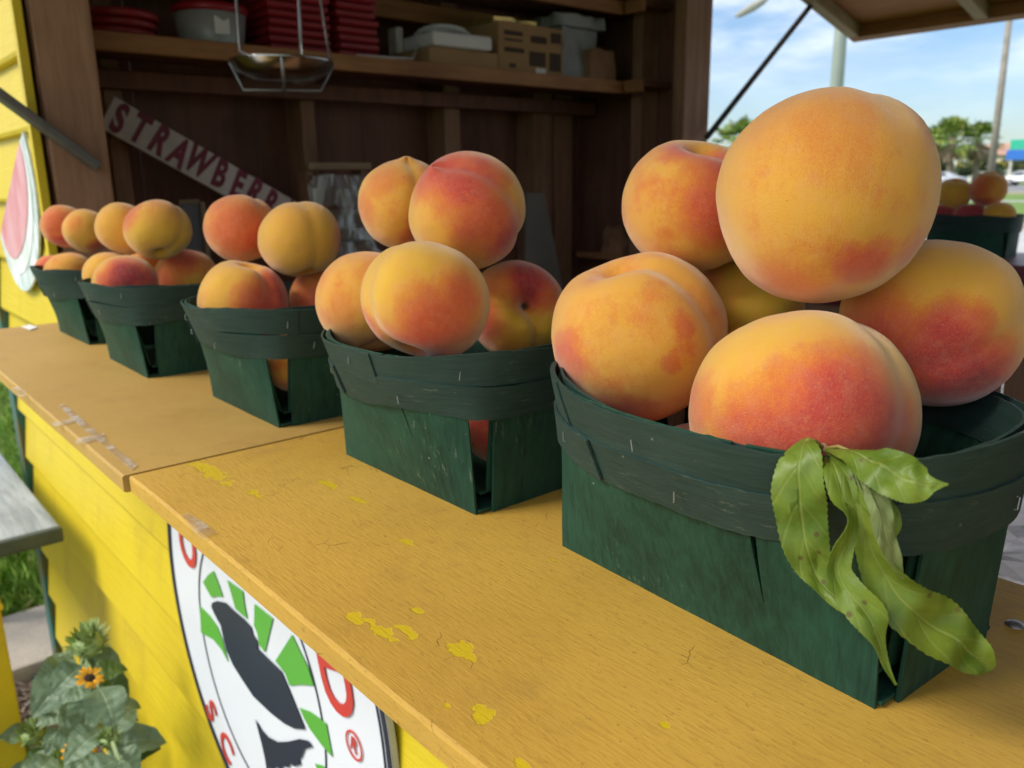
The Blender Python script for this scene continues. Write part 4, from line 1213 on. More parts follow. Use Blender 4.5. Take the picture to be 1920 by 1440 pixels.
# ------------------------------------------------------------------ watermelon slice sign on the left wall
WY = 0.311
def wp(u, v_): p = at_y(u, v_, WY); return Vector((p.x, p.z))
A_, B_ = wp(46, 246), wp(4, 445)
ctr = (A_ + B_) / 2; ra = (A_ - B_).length / 2; ex = (A_ - B_).normalized(); ey = Vector((ex.y, -ex.x))
if ey.y > 0: ey = -ey
dep = max((wp(60, 547) - ctr).dot(ey), (wp(86, 420) - ctr).dot(ey))
def half(k, kd, sh=0.0, n=40):
    r = []
    for i in range(n + 1):
        a = math.pi * i / n
        p = ctr + ex * (ra * k * math.cos(a)) + ey * (dep * kd * math.sin(a) ** 0.8 + sh)
        r.append((p.x, p.y))
    return r
def streaky(name, c1, c2, sc=30):
    mt, t, b = nt(name); v = mapping(t, (1, 1, 0.4)); n = noise(t, v, sc, 6, 0.7)
    t.links.new(ramp(t, n, [(0.42, c1), (0.6, c2)]), b.inputs['Base Color']); b.inputs['Roughness'].default_value = 0.5
    return mt
ws = thing('melon_sign', (ctr.x, WY, ctr.y), 'faded watermelon slice cutout sign on the yellow wall at left', 'sign')
prism('rind', half(1.0, 1.0), (0, WY + 0.001, 0), UX, UZ, UN, 0.004, streaky('melon_rind_paint', (0.45, 0.56, 0.55), (0.82, 0.86, 0.88)), ws)
prism('rind_white', half(0.90, 0.80, 0.001), (0, WY - 0.0032, 0), UX, UZ, UN, 0.001, streaky('melon_white_paint', (0.62, 0.68, 0.66), (0.86, 0.88, 0.88)), ws)
prism('flesh', half(0.84, 0.60, 0.002), (0, WY - 0.0044, 0), UX, UZ, UN, 0.001, streaky('melon_flesh_paint', (0.62, 0.20, 0.24), (0.70, 0.38, 0.42), 14), ws)

# ------------------------------------------------------------------ hand painted sign under the shelf
hx = -1.93
tl = at_x(214, 180, hx); bl = at_x(189, 237, hx); tr2 = at_x(545, 372, hx)
dx_ = (tr2 - tl).normalized(); hgt = (tl - bl).length * 1.04
nrm_ = Vector((1, 0, 0)); dy_ = nrm_.cross(dx_).normalized()
if dy_.z < 0: dy_ = -dy_
hs_ = thing('wooden_sign', tl - dy_ * hgt, 'tilted pale board hand painted with the word strawberries, leaning under the shelf', 'sign')
Lb = 0.74
mx_ = Matrix(((dx_.x, dy_.x, 1, tl.x), (dx_.y, dy_.y, 0, tl.y), (dx_.z, dy_.z, 0, tl.z), (0, 0, 0, 1)))
box('board', 0, Lb, -hgt, 0, -0.008, 0.0, plain('pale_sign_paint', (0.66, 0.58, 0.53), 0.7, 0.15, 12), hs_, 0.002, mx_)
M['sign_maroon'] = plain('maroon_brush_paint', (0.22, 0.03, 0.055), 0.6, 0.2, 20)
px_ = 0.028
for i, ch in enumerate('STRAWBERRIES'):
    me = text_mesh('letter', ch, hgt * 1.02, 0.0006, 0.0, 0.0032)
    o = mesh_obj('letter', me, M['sign_maroon'], hs_, mx_ @ Matrix.Translation((px_ + random.uniform(-.003, .003), -hgt * 0.5 + random.uniform(-.004, .004), 0.0012)) @ Matrix.Rotation(random.uniform(-.12, .06), 4, 'Z') @ Matrix.Diagonal((0.70, 1.16, 1, 1)))
    px_ += 0.030 if ch == 'I' else (0.055 if ch == 'W' else 0.0455)

# ------------------------------------------------------------------ hanging scale pan
sc_t = 1.55
def sp_(u, v_): d = ray(u, v_) * sc_t; return Vector((d[0], d[1], d[2] + CAMZ))
pc_ = sp_(530, 132)
scl = thing('hanging_scale', pc_, 'shiny metal scale pan hanging on wires in front of the shelf', 'scale')
Rp = (sp_(620, 130) - sp_(432, 130)).length / 2
zt = pc_.z + 0.014
mesh_obj('pan', lathe_mesh('pan', [(Rp, 0.016), (Rp * 0.985, 0.013), (Rp * .86, -0.004), (Rp * .6, -0.018), (Rp * .2, -0.023), (0.001, -0.0235), (0.001, -0.0245), (Rp * .22, -0.024), (Rp * .62, -0.0192), (Rp * .875, -0.005), (Rp * 1.0, 0.013), (Rp * 1.012, 0.0165), (Rp, 0.016)], 40), plain('bright_steel', (0.62, 0.63, 0.63), 0.22, 0.1, 10, metal=1.0), scl, Matrix.Translation(pc_), True)
d_, r_, n_ = view_dirs(pc_)
rh = Vector((r_.x, r_.y, 0)).normalized(); fh = Vector((d_.x, d_.y, 0)).normalized()
zb = pc_.z - 0.036
pts = [pc_ - rh * Rp * 1.0 + Vector((0, 0, 0.012)), Vector((*(pc_ - rh * Rp * .78).xy, zb)), Vector((*(pc_ + rh * Rp * .72).xy, zb)), pc_ + rh * Rp * 1.0 + Vector((0, 0, 0.012))]
tube('cradle_wire', pts, 0.0028, M['steel'], scl, 8)
pts = [pc_ - fh * Rp + Vector((0, 0, 0.012)), Vector((*(pc_ - fh * Rp * .7).xy, zb)), Vector((*(pc_ + fh * Rp * .7).xy, zb)), pc_ + fh * Rp + Vector((0, 0, 0.012))]
tube('cradle_wire', pts, 0.0028, M['steel'], scl, 8)
hk = Vector((pc_.x, pc_.y, 2.0))
tube('hanger_wire', [pc_ - rh * Rp * .55 - fh * Rp * .83 + Vector((0, 0, 0.012)), sp_(450, 97), sp_(443, 0), sp_(440, -60), hk], 0.0030, M['steel'], scl, 8)
tube('hanger_wire', [pc_ + fh * Rp + Vector((0, 0, 0.012)), sp_(565, 108), sp_(560, 0), sp_(552, -60), hk], 0.0030, M['steel'], scl, 8)
tube('hanger_wire', [pc_ + rh * Rp * .95 + Vector((0, 0, 0.012)), hk - Vector((0, 0, .3)) + rh * .06, hk], 0.0022, M['steel'], scl, 8)
mesh_obj('hook', lathe_mesh('hook', [(0.001, 0.03), (0.02, 0.025), (0.03, 0.0), (0.001, -0.005)], 16), M['steel'], scl, Matrix.Translation(hk), True)

# ------------------------------------------------------------------ things on the shelf
XI = -1.80
def ys(u, v_=80, x=XI): return at_x(u, v_, x).y
zs = SH + 0.0006
M['red_plastic'] = plain('red_plastic', (0.30, 0.012, 0.018), 0.45, 0.15)
M['card'] = plain('brown_cardboard', (0.36, 0.21, 0.09), 0.8, 0.12, 10)
M['card_print'] = plain('carton_print', (0.06, 0.035, 0.02), 0.8)
M['white_plastic'] = plain('white_fan_plastic', (0.72, 0.70, 0.68), 0.4, 0.04)
M['clear_tub'] = plain('cloudy_tub_plastic', (0.36, 0.36, 0.36), 0.3, 0.1, 12)
M['grey_paper'] = plain('grey_sack_paper', (0.34, 0.35, 0.35), 0.8, 0.2, 14)
M['brown_bag'] = plain('brown_paper_bag', (0.32, 0.17, 0.09), 0.85, 0.25, 14, bmp=0.4)
# stack of red lids
st_ = thing('lid_stack', (XI - .05, (ys(150) + ys(300)) / 2, zs), 'stack of red round lids beside the left post on the shelf', 'lids')
rl = min(0.10, (ys(300) - ys(150)) / 2)
for k in range(3):
    mesh_obj('lid', lathe_mesh('lid', [(0.001, 0.010), (rl * .8, 0.010), (rl * .86, 0.015), (rl * .97, 0.015), (rl, 0.012), (rl, 0.0), (rl * .95, 0.0), (rl * .94, 0.008), (0.001, 0.008)], 36), M['red_plastic'], st_, Matrix.Translation((XI - .03 + .004 * k, (ys(150) + ys(300)) / 2 + .003 * k, zs + 0.016 * k)), True)
# tub with red rim
yb_ = (ys(340) + ys(480)) / 2; rb = (ys(480) - ys(340)) / 2 * .95
tb = thing('plastic_tub', (XI - .05, yb_, zs), 'cloudy plastic tub with red rim on the shelf behind the scale', 'tub')
mesh_obj('body', lathe_mesh('body', [(0.001, 0.0), (rb * .82, 0.0), (rb * .84, 0.004), (rb * .97, 0.068), (rb * .95, 0.068), (rb * .82, 0.006), (0.001, 0.006)], 36), M['clear_tub'], tb, Matrix.Translation((XI - .04, yb_, zs)), True)
mesh_obj('rim', lathe_mesh('rim', [(rb * .95, 0.066), (rb * 1.0, 0.066), (rb * 1.03, 0.072), (rb * 1.02, 0.082), (rb * .95, 0.082), (rb * .94, 0.074), (rb * .95, 0.066)], 36), M['red_plastic'], tb, Matrix.Translation((XI - .04, yb_, zs)), True)
box('label_patch', XI - .04 + rb * .90, XI - .04 + rb * .925, yb_ - .02, yb_ + .012, zs + .02, zs + .055, M['white_plastic'], tb, 0.001)
# red berry trays in two stacks
def tray_stack(y0, y1, n, lab):
    r = thing('tray_stack', (XI - .06, (y0 + y1) / 2, zs), lab, 'trays', 'stacks of red trays on the shelf')
    for k in range(n):
        z0 = zs + 0.0175 * k
        bm = bmesh.new()
        for (a, c, w, z) in ((0, 0, 0, 0.0), (0, 0, 1, 0.016)):
            pass
        j = random.uniform(-.003, .003)
        x0, x1 = XI - .13 + j, XI + .02 + j
        o = mesh_obj('tray', tray_mesh(x0, x1, y0 + j, y1 + j, z0, 0.030), M['red_plastic'], r)
def tray_mesh(x0, x1, y0, y1, z0, h):
    f = 0.006; t_ = 0.003
    vs = []; fs = []
    def ring_(i, z): return [(x0 + i, y0 + i, z), (x1 - i, y0 + i, z), (x1 - i, y1 - i, z), (x0 + i, y1 - i, z)]
    loops = [ring_(f, z0), ring_(f * .3, z0 + h * .55 - .012), ring_(0, z0 + h * .55 - .012), ring_(0, z0 + h * .55 - .003), ring_(t_, z0 + h * .55 - .003), ring_(f + t_, z0 + t_)]
    for l in loops: vs += l
    for i in range(len(loops) - 1):
        for k in range(4): fs.append((i * 4 + k, i * 4 + (k + 1) % 4, i * 4 + 4 + (k + 1) % 4, i * 4 + 4 + k))
    fs.append((3, 2, 1, 0)); e = (len(loops) - 1) * 4; fs.append((e, e + 1, e + 2, e + 3))
    return pyd('tray', vs, fs)
tray_stack(ys(500), ys(612), 10, 'stack of dark red trays directly behind the scale wires')
tray_stack(ys(628), ys(700), 10, 'narrower stack of dark red trays next to the white fan')
# cardboard flats under the fan
fl_ = thing('cardboard_flat', (XI - .05, (ys(790) + ys(940)) / 2, zs), 'shallow brown cardboard flat under the white fan', 'box')
ya, yb2 = ys(792, 110), ys(940, 110)
box('base', XI - .17, XI + .03, ya, yb2, zs, zs + .004, M['card'], fl_, 0.001)
for (a0, a1, b0, b1) in ((XI - .17, XI + .03, ya, ya + .004), (XI - .17, XI + .03, yb2 - .004, yb2), (XI + .026, XI + .03, ya + .0045, yb2 - .0045), (XI - .17, XI - .166, ya + .0045, yb2 - .0045)):
    box('side', a0, a1, b0, b1, zs + .0045, zs + .043, M['card'], fl_, 0.001)
# box fan lying flat on the cardboard
fz_ = zs + .0445
f0, f1 = 1.275, ys(925, 75, -1.757)
fan = thing('box_fan', (-1.856, (f0 + f1) / 2, fz_), 'white box fan lying on its back on the shelf', 'fan')
fcx, fcy = -1.856, (f0 + f1) / 2; fw = 0.099
fwy = (f1 - f0) / 2
Mf = Matrix.Translation((fcx, fcy, fz_)) @ Matrix.Rotation(math.radians(-3), 4, 'Z')
box('housing', -fw, fw, -fwy, fwy, 0.0, 0.036, M['white_plastic'], fan, 0.010, Mf, 3)
fw = 0.078
for k in range(7):
    r1 = fw * .92 * (1 - k * .125)
    zc = 0.036 + 0.030 * math.sqrt(max(0, 1 - (r1 / (fw * .96)) ** 2))
    mesh_obj('grille_ring', lathe_mesh('grille_ring', [(r1 - .0016, zc), (r1 + .0016, zc), (r1 + .0016, zc + .003), (r1 - .0016, zc + .003), (r1 - .0016, zc)], 40), M['white_plastic'], fan, Mf)
for k in range(36):
    a = 2 * math.pi * k / 36
    tube('grille_rib', [Vector((math.cos(a) * fw * .95, math.sin(a) * fw * .95, .037)), Vector((math.cos(a) * fw * .78, math.sin(a) * fw * .78, .056)), Vector((math.cos(a) * fw * .50, math.sin(a) * fw * .50, .064)), Vector((math.cos(a) * fw * .10, math.sin(a) * fw * .10, .068))], .0013, M['white_plastic'], fan, 5, Mf)
box('foot', -fw * 1.12, -fw * .5, -fwy - .022, -fwy - .001, -0.004, 0.062, M['white_plastic'], fan, 0.008, Mf, 3)
tube('power_cord', [Mf @ Vector((fw * .6, -fwy - .01, .004)), Mf @ Vector((fw * .8, -fwy - .04, -.03)), Vector((XF - .01, ys(690), zs + .004)), Vector((XF - .02, ys(655), zs + .004))], .003, M['white_plastic'], fan, 6)
# printed carton
c0, c1 = ys(936, 100, -1.765), ys(1055, 100, -1.765)
ct_ = thing('carton', (XI - .07, (c0 + c1) / 2, zs), 'brown printed carton beside the white fan on the shelf', 'box')
box('body', XI - .16, -1.766, c0, c1, zs, zs + .125, M['card'], ct_, 0.002)
for (a, b2, z0, z1) in ((.08, .36, .092, .104), (.08, .36, .078, .084), (.08, .38, .050, .062), (.48, .74, .080, .098), (.80, .97, .085, .112), (.46, .72, .02, .058), (.78, .97, .012, .06), (.15, .25, .012, .022)):
    box('print', -1.7655, -1.765, c0 + (c1 - c0) * a, c0 + (c1 - c0) * b2, zs + z0, zs + z1, M['card_print'], ct_, 0.0)
box('tape', -1.7648, -1.7645, c0 + (c1 - c0) * .56, c0 + (c1 - c0) * .72, zs + .004, zs + .016, M['white_plastic'], ct_, 0.0)
def crumple(name, x0, x1, y0, y1, z0, z1, mat, parent, seed, amp=0.008, n=12, top=0.0):
    bm = bmesh.new(); bmesh.ops.create_cube(bm, size=1.0)
    bmesh.ops.subdivide_edges(bm, edges=bm.edges, cuts=n, use_grid_fill=True)
    for v in bm.verts:
        p = Vector(((x0 + x1) / 2 + v.co.x * (x1 - x0), (y0 + y1) / 2 + v.co.y * (y1 - y0), (z0 + z1) / 2 + v.co.z * (z1 - z0)))
        k = (p.z - z0) / (z1 - z0)
        q = p * 22 + Vector((seed * 7, seed, seed * 3))
        p += Vector((mnoise.noise(q), mnoise.noise(q + Vector((31, 5, 2))), (0.6 * mnoise.noise(q + Vector((3, 55, 9)))) if k > .05 else 0)) * amp * (0.4 + k)
        c = Vector(((x0 + x1) / 2, (y0 + y1) / 2, p.z)); p = p.lerp(c, top * max(0, k - .6))
        p.z = max(p.z, z0)
        v.co = p
    return mesh_obj(name, bm_mesh(name, bm), mat, parent)
gold = thing('foil_packet', (XI - .06, ys(955, 50, -1.8), zs + .127), 'crinkled golden packet lying on the printed carton', 'packet')
crumple('packet', XI - .12, XI + .01, ys(905, 50, -1.8) + .03, ys(1000, 50, -1.8), zs + .1265, zs + .139, plain('gold_foil', (0.50, 0.36, 0.12), 0.3, 0.2, 30, metal=0.6), gold, 3, 0.006)
g0, g1 = ys(1052, 90, -1.79), ys(1118, 90, -1.79)
gs = thing('paper_sack', (XI - .04, (g0 + g1) / 2, zs), 'grey paper sack with its top folded open on the shelf', 'sack')
crumple('body', XI - .10, XI + .01, g0 + .004, g1, zs, zs + .140, M['grey_paper'], gs, 1, 0.006)
crumple('folded_top', XI - .11, XI + .022, g0 - .012, g1 + .022, zs + .1405, zs + .170, M['grey_paper'], gs, 2, 0.016)
w0, w1 = ys(1100, 130, -1.772), ys(1166, 130, -1.772)
bb_ = thing('paper_bag', (XI - .0, (w0 + w1) / 2, zs), 'crumpled brown paper bag at the back end of the shelf', 'bag')
crumple('bag', XI - .02, XI + .038, w0 + .008, w1 - .04, zs, zs + .085, M['brown_bag'], bb_, 4, 0.009)
# below the shelf
M['dark_crate'] = plain('dark_green_crate', (0.06, 0.06, 0.045), 0.7)
k0, k1 = ys(575, 330, -1.90), ys(692, 330, -1.90)
cr_ = thing('wooden_crate', (-1.92, (k0 + k1) / 2, 0.72), 'old crate with clear plastic wrap under the shelf behind the second basket', 'crate')
zc_ = at_x(600, 322, -1.90).z
for i in range(6):
    box('slat', -1.902, -1.890, k0 + .008, k1 - .008, 0.72 + i * (zc_ - .72) / 6, 0.72 + (i + .9) * (zc_ - .72) / 6, plain('crate_grey', (0.22, 0.18, 0.14), 0.8, 0.25, 10) if i == 0 else bpy.data.materials['crate_grey'], cr_, 0.002)
for yy in (k0, k1 - .02):
    box('corner_post', -1.955, -1.9035, yy, yy + .02, 0.70, zc_ + .004, M['wood_in_z'], cr_, 0.002)
box('top_rail', -1.902, -1.886, k0, k1, zc_ + .005, zc_ + .022, M['wood_pale'], cr_, 0.002)
mt, t, b = nt('clear_wrap')
tr = N(t, 'ShaderNodeBsdfTransparent'); gl = N(t, 'ShaderNodeBsdfGlossy'); gl.inputs['Roughness'].default_value = 0.18; gl.inputs[0].default_value = (0.9, 0.9, 0.9, 1)
mx = N(t, 'ShaderNodeMixShader'); mx.inputs[0].default_value = 0.09
t.links.new(tr.outputs[0], mx.inputs[1]); t.links.new(gl.outputs[0], mx.inputs[2]); t.links.new(mx.outputs[0], t.nodes['Material Output'].inputs['Surface'])
crumple('plastic_wrap', -1.886, -1.872, k0 - .002, k1 - .004, 0.73, zc_ - .01, mt, cr_, 8, 0.012, 14)
pf0, pf1 = at_x(335, 383, -1.93), at_x(384, 383, -1.93)
pf = thing('framed_board', (-1.935, (pf0.y + pf1.y) / 2, .72), 'small grey board in a wooden frame standing behind the fourth basket', 'frame')
box('panel', -1.938, -1.932, pf0.y, pf1.y - .012, .722, pf0.z, plain('grey_panel', (0.16, 0.16, 0.17), 0.6), pf, 0.001)
box('frame', -1.940, -1.926, pf1.y - .0115, pf1.y, .72, pf0.z + .004, M['wood_pale'], pf, 0.002)
box('frame', -1.940, -1.926, pf0.y, pf1.y - .012, pf0.z + .0005, pf0.z + .01, M['wood_pale'], pf, 0.002)
lb_ = thing('leaning_panel', (-1.75, 1.78, .72), 'dull grey panel leaning against the back studs', 'panel')
pa = at_x(985, 362, -1.86); pb = at_x(1018, 362, -1.86); pc2 = at_x(1045, 510, -1.80)
prism('panel', [(pa.y, pa.z), (pb.y, pb.z), (pb.y + .12, .72), (pa.y - .02, .72)], (-1.86, 0, 0), (0, 1, 0), (0, 0, 1), (1, 0, 0), 0.006, plain('grey_panel_b', (0.17, 0.15, 0.12), 0.7), lb_)
box('shelf', XS + 0.0015, -1.70, YW + 0.11, 1.97, .70, .7185, M['wood_in'], stand, 0.003)
rg_ = thing('rag_bundle', at_x(1110, 450, -1.85), 'brown crumpled bundle on the low rear shelf', 'bundle')
q0 = at_x(1083, 440, -1.84); q1 = at_x(1142, 440, -1.84)
crumple('bundle', -1.86, -1.78, 1.99, 2.07, .9655, 1.05, M['brown_bag'], rg_, 6, 0.018, 10, 0.6)
# white bag on the inner shelf at the right edge
wb = thing('plastic_bag', (-.24, .80, .719), 'white plastic bag on the inner shelf behind the nearest basket', 'bag')
mt, t, b = nt('white_bag_film'); b.inputs['Base Color'].default_value = (0.50, 0.50, 0.56, 1); b.inputs['Roughness'].default_value = 0.3
nn = noise(t, mapping(t), 30, 4); bump(t, b, nn, 0.5, 0.01)
crumple('bag', -.34, -.12, .70, .90, .7195, .93, mt, wb, 9, 0.03, 16, 0.5)

# ------------------------------------------------------------------ weathered bench top at the far left
tz = 0.60
def tp(u, v_): return at_z(u, v_, tz)
c_ = tp(103, 985)
tb_ = thing('bench', (c_.x - .5, c_.y - .2, 0), 'weathered grey bench with dark green edge beside the stand at left', 'bench')
yk = (tp(103, 985).y + tp(0, 832).y) / 2
pr = tp(0, 1040)
y_ = yk
for i in range(2):
    w = 0.128
    box('plank', c_.x - 1.15, c_.x - 0.002 * i, y_ - w, y_ - .003, tz - .022, tz + random.uniform(-.002, .001), M['wood_grey'], tb_, 0.004)
    y_ -= w + .001
box('edge_strip', c_.x + .001, c_.x + .016, y_ + .002, yk, tz - .030, tz - .001, plain('dark_olive_paint', (0.055, 0.07, 0.055), 0.6, 0.3, 25), tb_, 0.006)
box('rail', c_.x - 1.13, c_.x - .62, yk - .03, yk - .008, tz - .085, tz - .0235, M['green_trim'], tb_, 0.003)
for xx in (c_.x - 1.12, c_.x - .90):
    for yy in (yk - .07, y_ + .02):
        box('leg', xx, xx + .05, yy, yy + .038, -0.012, tz - .0235, M['green_trim'], tb_, 0.003)

# yellow post at the left picture edge
yp = at_y(8, 1330, 0.12)
pst = thing('yellow_post', (yp.x - .03, .12, 0), 'short yellow painted post in the bed at the bottom left edge', 'post')
zt_ = at_y(0, 1268, .12).z
box('shaft', yp.x - .285, yp.x - .205, .09, .16, 0.012, zt_ - .002, M['siding'], pst, 0.004)
box('cap', yp.x - .290, yp.x - .200, .086, .164, zt_ - .0015, zt_ + .008, M['siding'], pst, 0.003)

# ------------------------------------------------------------------ sunflowers
M['leaf_sun'] = leaf_mat('sunflower_leaf', (0.10, 0.17, 0.09), (0.19, 0.27, 0.16), (0.28, 0.34, 0.20), False, 0.2)
M['leaf_sun_dark'] = leaf_mat('sunflower_leaf_deep', (0.05, 0.10, 0.02), (0.08, 0.15, 0.03), (0.12, 0.18, 0.05), False, 0.25)
M['bract'] = plain('bud_bract', (0.27, 0.36, 0.12), 0.6, 0.2, 30)
M['petal'] = plain('sunflower_petal', (0.75, 0.36, 0.008), 0.5, 0.15, 20)
M['disk'] = plain('sunflower_disk', (0.035, 0.014, 0.006), 0.9, 0.3, 60, bmp=0.6)
M['stalk'] = plain('hairy_stalk', (0.22, 0.29, 0.13), 0.7, 0.15, 30)
def heart(L, seed):
    pts = [(0, 0, 0), (0, L * .2, L * .03), (0, L * .45, L * .03), (0, L * .7, -L * .02), (0, L * .88, -L * .09), (0, L, -L * .16)]
    wd = [L * .05, L * .36, L * .40, L * .27, L * .12, 0.0005]
    return leaf_mesh('leaf', pts, wd, [(0, 0, 1)] * 6, 0.20, 0.045, 40, 0.16, seed * 1.7)
LM = [heart(1.0, s) for s in range(4)]
for q in LM: q.materials.append(M['leaf_sun'])
def bract_mesh(n, r, seed):
    rg = random.Random(seed); vs = []; fs = []
    for i in range(n):
        a = rg.uniform(0, 6.283); e = rg.uniform(-0.35, 1.25)
        d = Vector((math.cos(a) * math.cos(e), math.sin(a) * math.cos(e), math.sin(e)))
        s = d.cross(Vector((0, 0, 1))).normalized() * r * .16
        b0 = d * r * .62; tip = (d + Vector((0, 0, .35))).normalized() * r * rg.uniform(1.05, 1.45)
        k = len(vs); vs += [b0 - s, b0 + s, b0.lerp(tip, .5) + s * .8, tip, b0.lerp(tip, .5) - s * .8]
        fs += [(k, k + 1, k + 2, k + 4), (k + 4, k + 2, k + 3)]
    return pyd('bract', vs, fs)
def bud(p, r, parent, seed, tilt=0.2):
    Mx = Matrix.Translation(p) @ Euler((tilt, -tilt * .6, seed)).to_matrix().to_4x4()
    c = mesh_obj('bud', lathe_mesh('bud', [(0.0005, -r * .75), (r * .45, -r * .6), (r * .75, -r * .1), (r * .66, r * .35), (r * .3, r * .55), (0.0005, r * .5)], 16), M['bract'], parent, Mx, True)
    mesh_obj('bract', bract_mesh(70, r, seed), M['bract'], c, Mx)
def flower(p, r, parent, facing):
    Mx = Matrix.Translation(p) @ Vector(facing).to_track_quat('Z', 'Y').to_matrix().to_4x4()
    c = mesh_obj('flower_disk', lathe_mesh('flower_disk', [(0.0005, r * .14), (r * .25, r * .13), (r * .42, r * .04), (r * .40, -r * .06), (0.0005, -r * .12)], 20), M['disk'], parent, Mx, True)
    pm = leaf_mesh('petal', [(0, r * .35, 0), (0, r * .6, r * .06), (0, r * .85, r * .04), (0, r * 1.05, -r * .03)], [r * .06, r * .17, r * .14, 0.0004], [(0, 0, 1)] * 4, 0.2, 0, 8)
    pm.materials.append(M['petal'])
    for k in range(14):
        mesh_obj('petal', pm, None, c, Mx @ Matrix.Rotation(2 * math.pi * k / 14 + random.uniform(-.1, .1), 4, 'Z') @ Matrix.Rotation(random.uniform(-.15, .25), 4, 'X') @ Matrix.Diagonal((1, random.uniform(.85, 1.1), 1, 1)))
PY = 0.21
def sunflower(base, topuv, label, leaves, buds, flowers, y):
    root = thing('sunflower', base, label, 'sunflower', 'sunflowers in the bed below the counter')
    top = at_y(*topuv, y)
    mid = Vector(base).lerp(top, .5) + Vector((.01, -.008, 0))
    tube('stem', [Vector(base), mid, top], [0.007, 0.006, 0.004], M['stalk'], root, 8)
    rgl = random.Random(int(topuv[0]))
    extra = []
    for e in range(16):
        a_ = rgl.uniform(0, 360); rr0 = rgl.uniform(5, 42)
        extra.append((topuv[0] + rr0 * math.cos(math.radians(a_)) * 1.2, topuv[1] + 45 + rgl.uniform(-35, 80), rgl.uniform(34, 62), a_ if math.sin(math.radians(a_)) < .3 else a_ - 180, rgl.uniform(15, 60), y + rgl.uniform(-.018, .022), rgl.random() < .3))
    leaves = [(l[0], l[1], l[2] * .80, *l[3:]) for l in leaves] + extra
    for i, (u, v_, L, ang, pit, yy, dark) in enumerate(leaves):
        # leaf blade pivoting at its own base near (u, v)
        p = at_y(u, v_, yy)
        d, r, dn = view_dirs(p)
        ax = r * math.cos(math.radians(ang)) - dn * math.sin(math.radians(ang))     # direction of the midrib in view
        nrm2 = (-d * math.cos(math.radians(pit)) - dn * math.sin(math.radians(pit))).normalized()
        ax = (ax - nrm2 * ax.dot(nrm2)).normalized(); xx = ax.cross(nrm2)
        Mx = Matrix((( xx.x, ax.x, nrm2.x, p.x), (xx.y, ax.y, nrm2.y, p.y), (xx.z, ax.z, nrm2.z, p.z), (0, 0, 0, 1)))
        Lm = L * (p - Vector((0, 0, CAMZ))).length / F
        o = mesh_obj('leaf', LM[i % 4], None, root, Mx @ Matrix.Diagonal((Lm, Lm, Lm, 1)))
        if dark: o.material_slots[0].link = 'OBJECT'; o.material_slots[0].material = M['leaf_sun_dark']
        k = (p - Vector(base)).dot(top - Vector(base)) / (top - Vector(base)).length_squared
        k = min(1, max(.1, k - .06)); q = Vector(base).lerp(top, k) + Vector((.01, -.008, 0)) * (1 - abs(2 * k - 1))
        tube('leaf_stalk', [q, q.lerp(p, .5) + Vector((0, 0, .008)), p + ax * Lm * .02], [0.0025, 0.002, 0.0015], M['stalk'], root, 6)
    for i, (u, v_, r, yy) in enumerate(buds): 
        p = at_y(u, v_, yy); bud(p, r * (p - Vector((0, 0, CAMZ))).length / F, root, i + 1)
        tube('flower_stalk', [p - Vector((0, 0, .01)), p + Vector((-.01, .02, -.05)), p.lerp(top, .8) + Vector((-.005, .012, -.06))], [0.004, 0.003, 0.003], M['stalk'], root, 6)
    for (u, v_, r, yy) in flowers:
        p = at_y(u, v_, yy); d, rr2, dn = view_dirs(p)
        flower(p, r * (p - Vector((0, 0, CAMZ))).length / F, root, (-d + rr2 * .2 + dn * -.5))
    return root
b1 = at_y(150, 1440, PY); b1 = Vector((b1.x - .02, PY, 0.010))
sunflower(b1, (160, 1235), 'taller grey green sunflower with a spiky bud and one small yellow bloom', [
    (140, 1235, 75, 215, 30, .21, 0), (165, 1235, 70, -25, 25, .205, 0), (140, 1250, 110, 232, 25, .20, 0), (200, 1272, 62, -52, 10, .225, 1),
    (165, 1300, 85, -95, 20, .20, 0), (150, 1310, 60, 250, 20, .20, 0), (185, 1290, 95, -75, 35, .195, 0), (130, 1330, 60, 205, 40, .205, 0), (160, 1350, 70, -120, 30, .20, 0),
    (150, 1225, 40, 150, 60, .21, 0), (120, 1325, 60, 170, 50, .2, 0), (175, 1330, 62, -40, 45, .205, 1), (140, 1290, 46, 190, 55, .215, 1), (205, 1345, 55, -20, 45, .21, 0), (120, 1365, 55, 240, 30, .195, 0)],
    [(166, 1208, 31, .21)], [(168, 1272, 20, .178)], .21)
b2 = at_y(60, 1440, .17); b2 = Vector((b2.x + .25, .17, 0.010))
sunflower(b2, (70, 1385), 'low leafy sunflower with a green bud at the bottom left corner', [
    (60, 1375, 60, 165, 40, .17, 0), (50, 1395, 70, 235, 30, .165, 0), (85, 1360, 60, 60, 40, .18, 0), (95, 1385, 70, -15, 30, .17, 0), (70, 1410, 70, -75, 30, .16, 0), (30, 1400, 60, 260, 30, .17, 0), (100, 1420, 60, 230, 35, .16, 0), (20, 1420, 70, 200, 40, .165, 0)],
    [(62, 1378, 22, .168)], [], .175)
b3 = at_y(210, 1440, .19); b3 = Vector((b3.x - .03, .19, 0.010))
sunflower(b3, (205, 1385), 'sunflower with orange petals leaning on the yellow wall at the bottom', [
    (215, 1395, 95, -5, 35, .20, 0), (205, 1375, 75, 55, 35, .195, 0), (190, 1370, 85, 232, 45, .185, 0), (215, 1410, 75, -60, 30, .185, 0), (180, 1415, 70, 215, 30, .18, 0), (225, 1425, 60, -100, 30, .18, 0)],
    [(205, 1388, 18, .188), (118, 1430, 20, .175)], [(150, 1412, 28, .165)], .195)

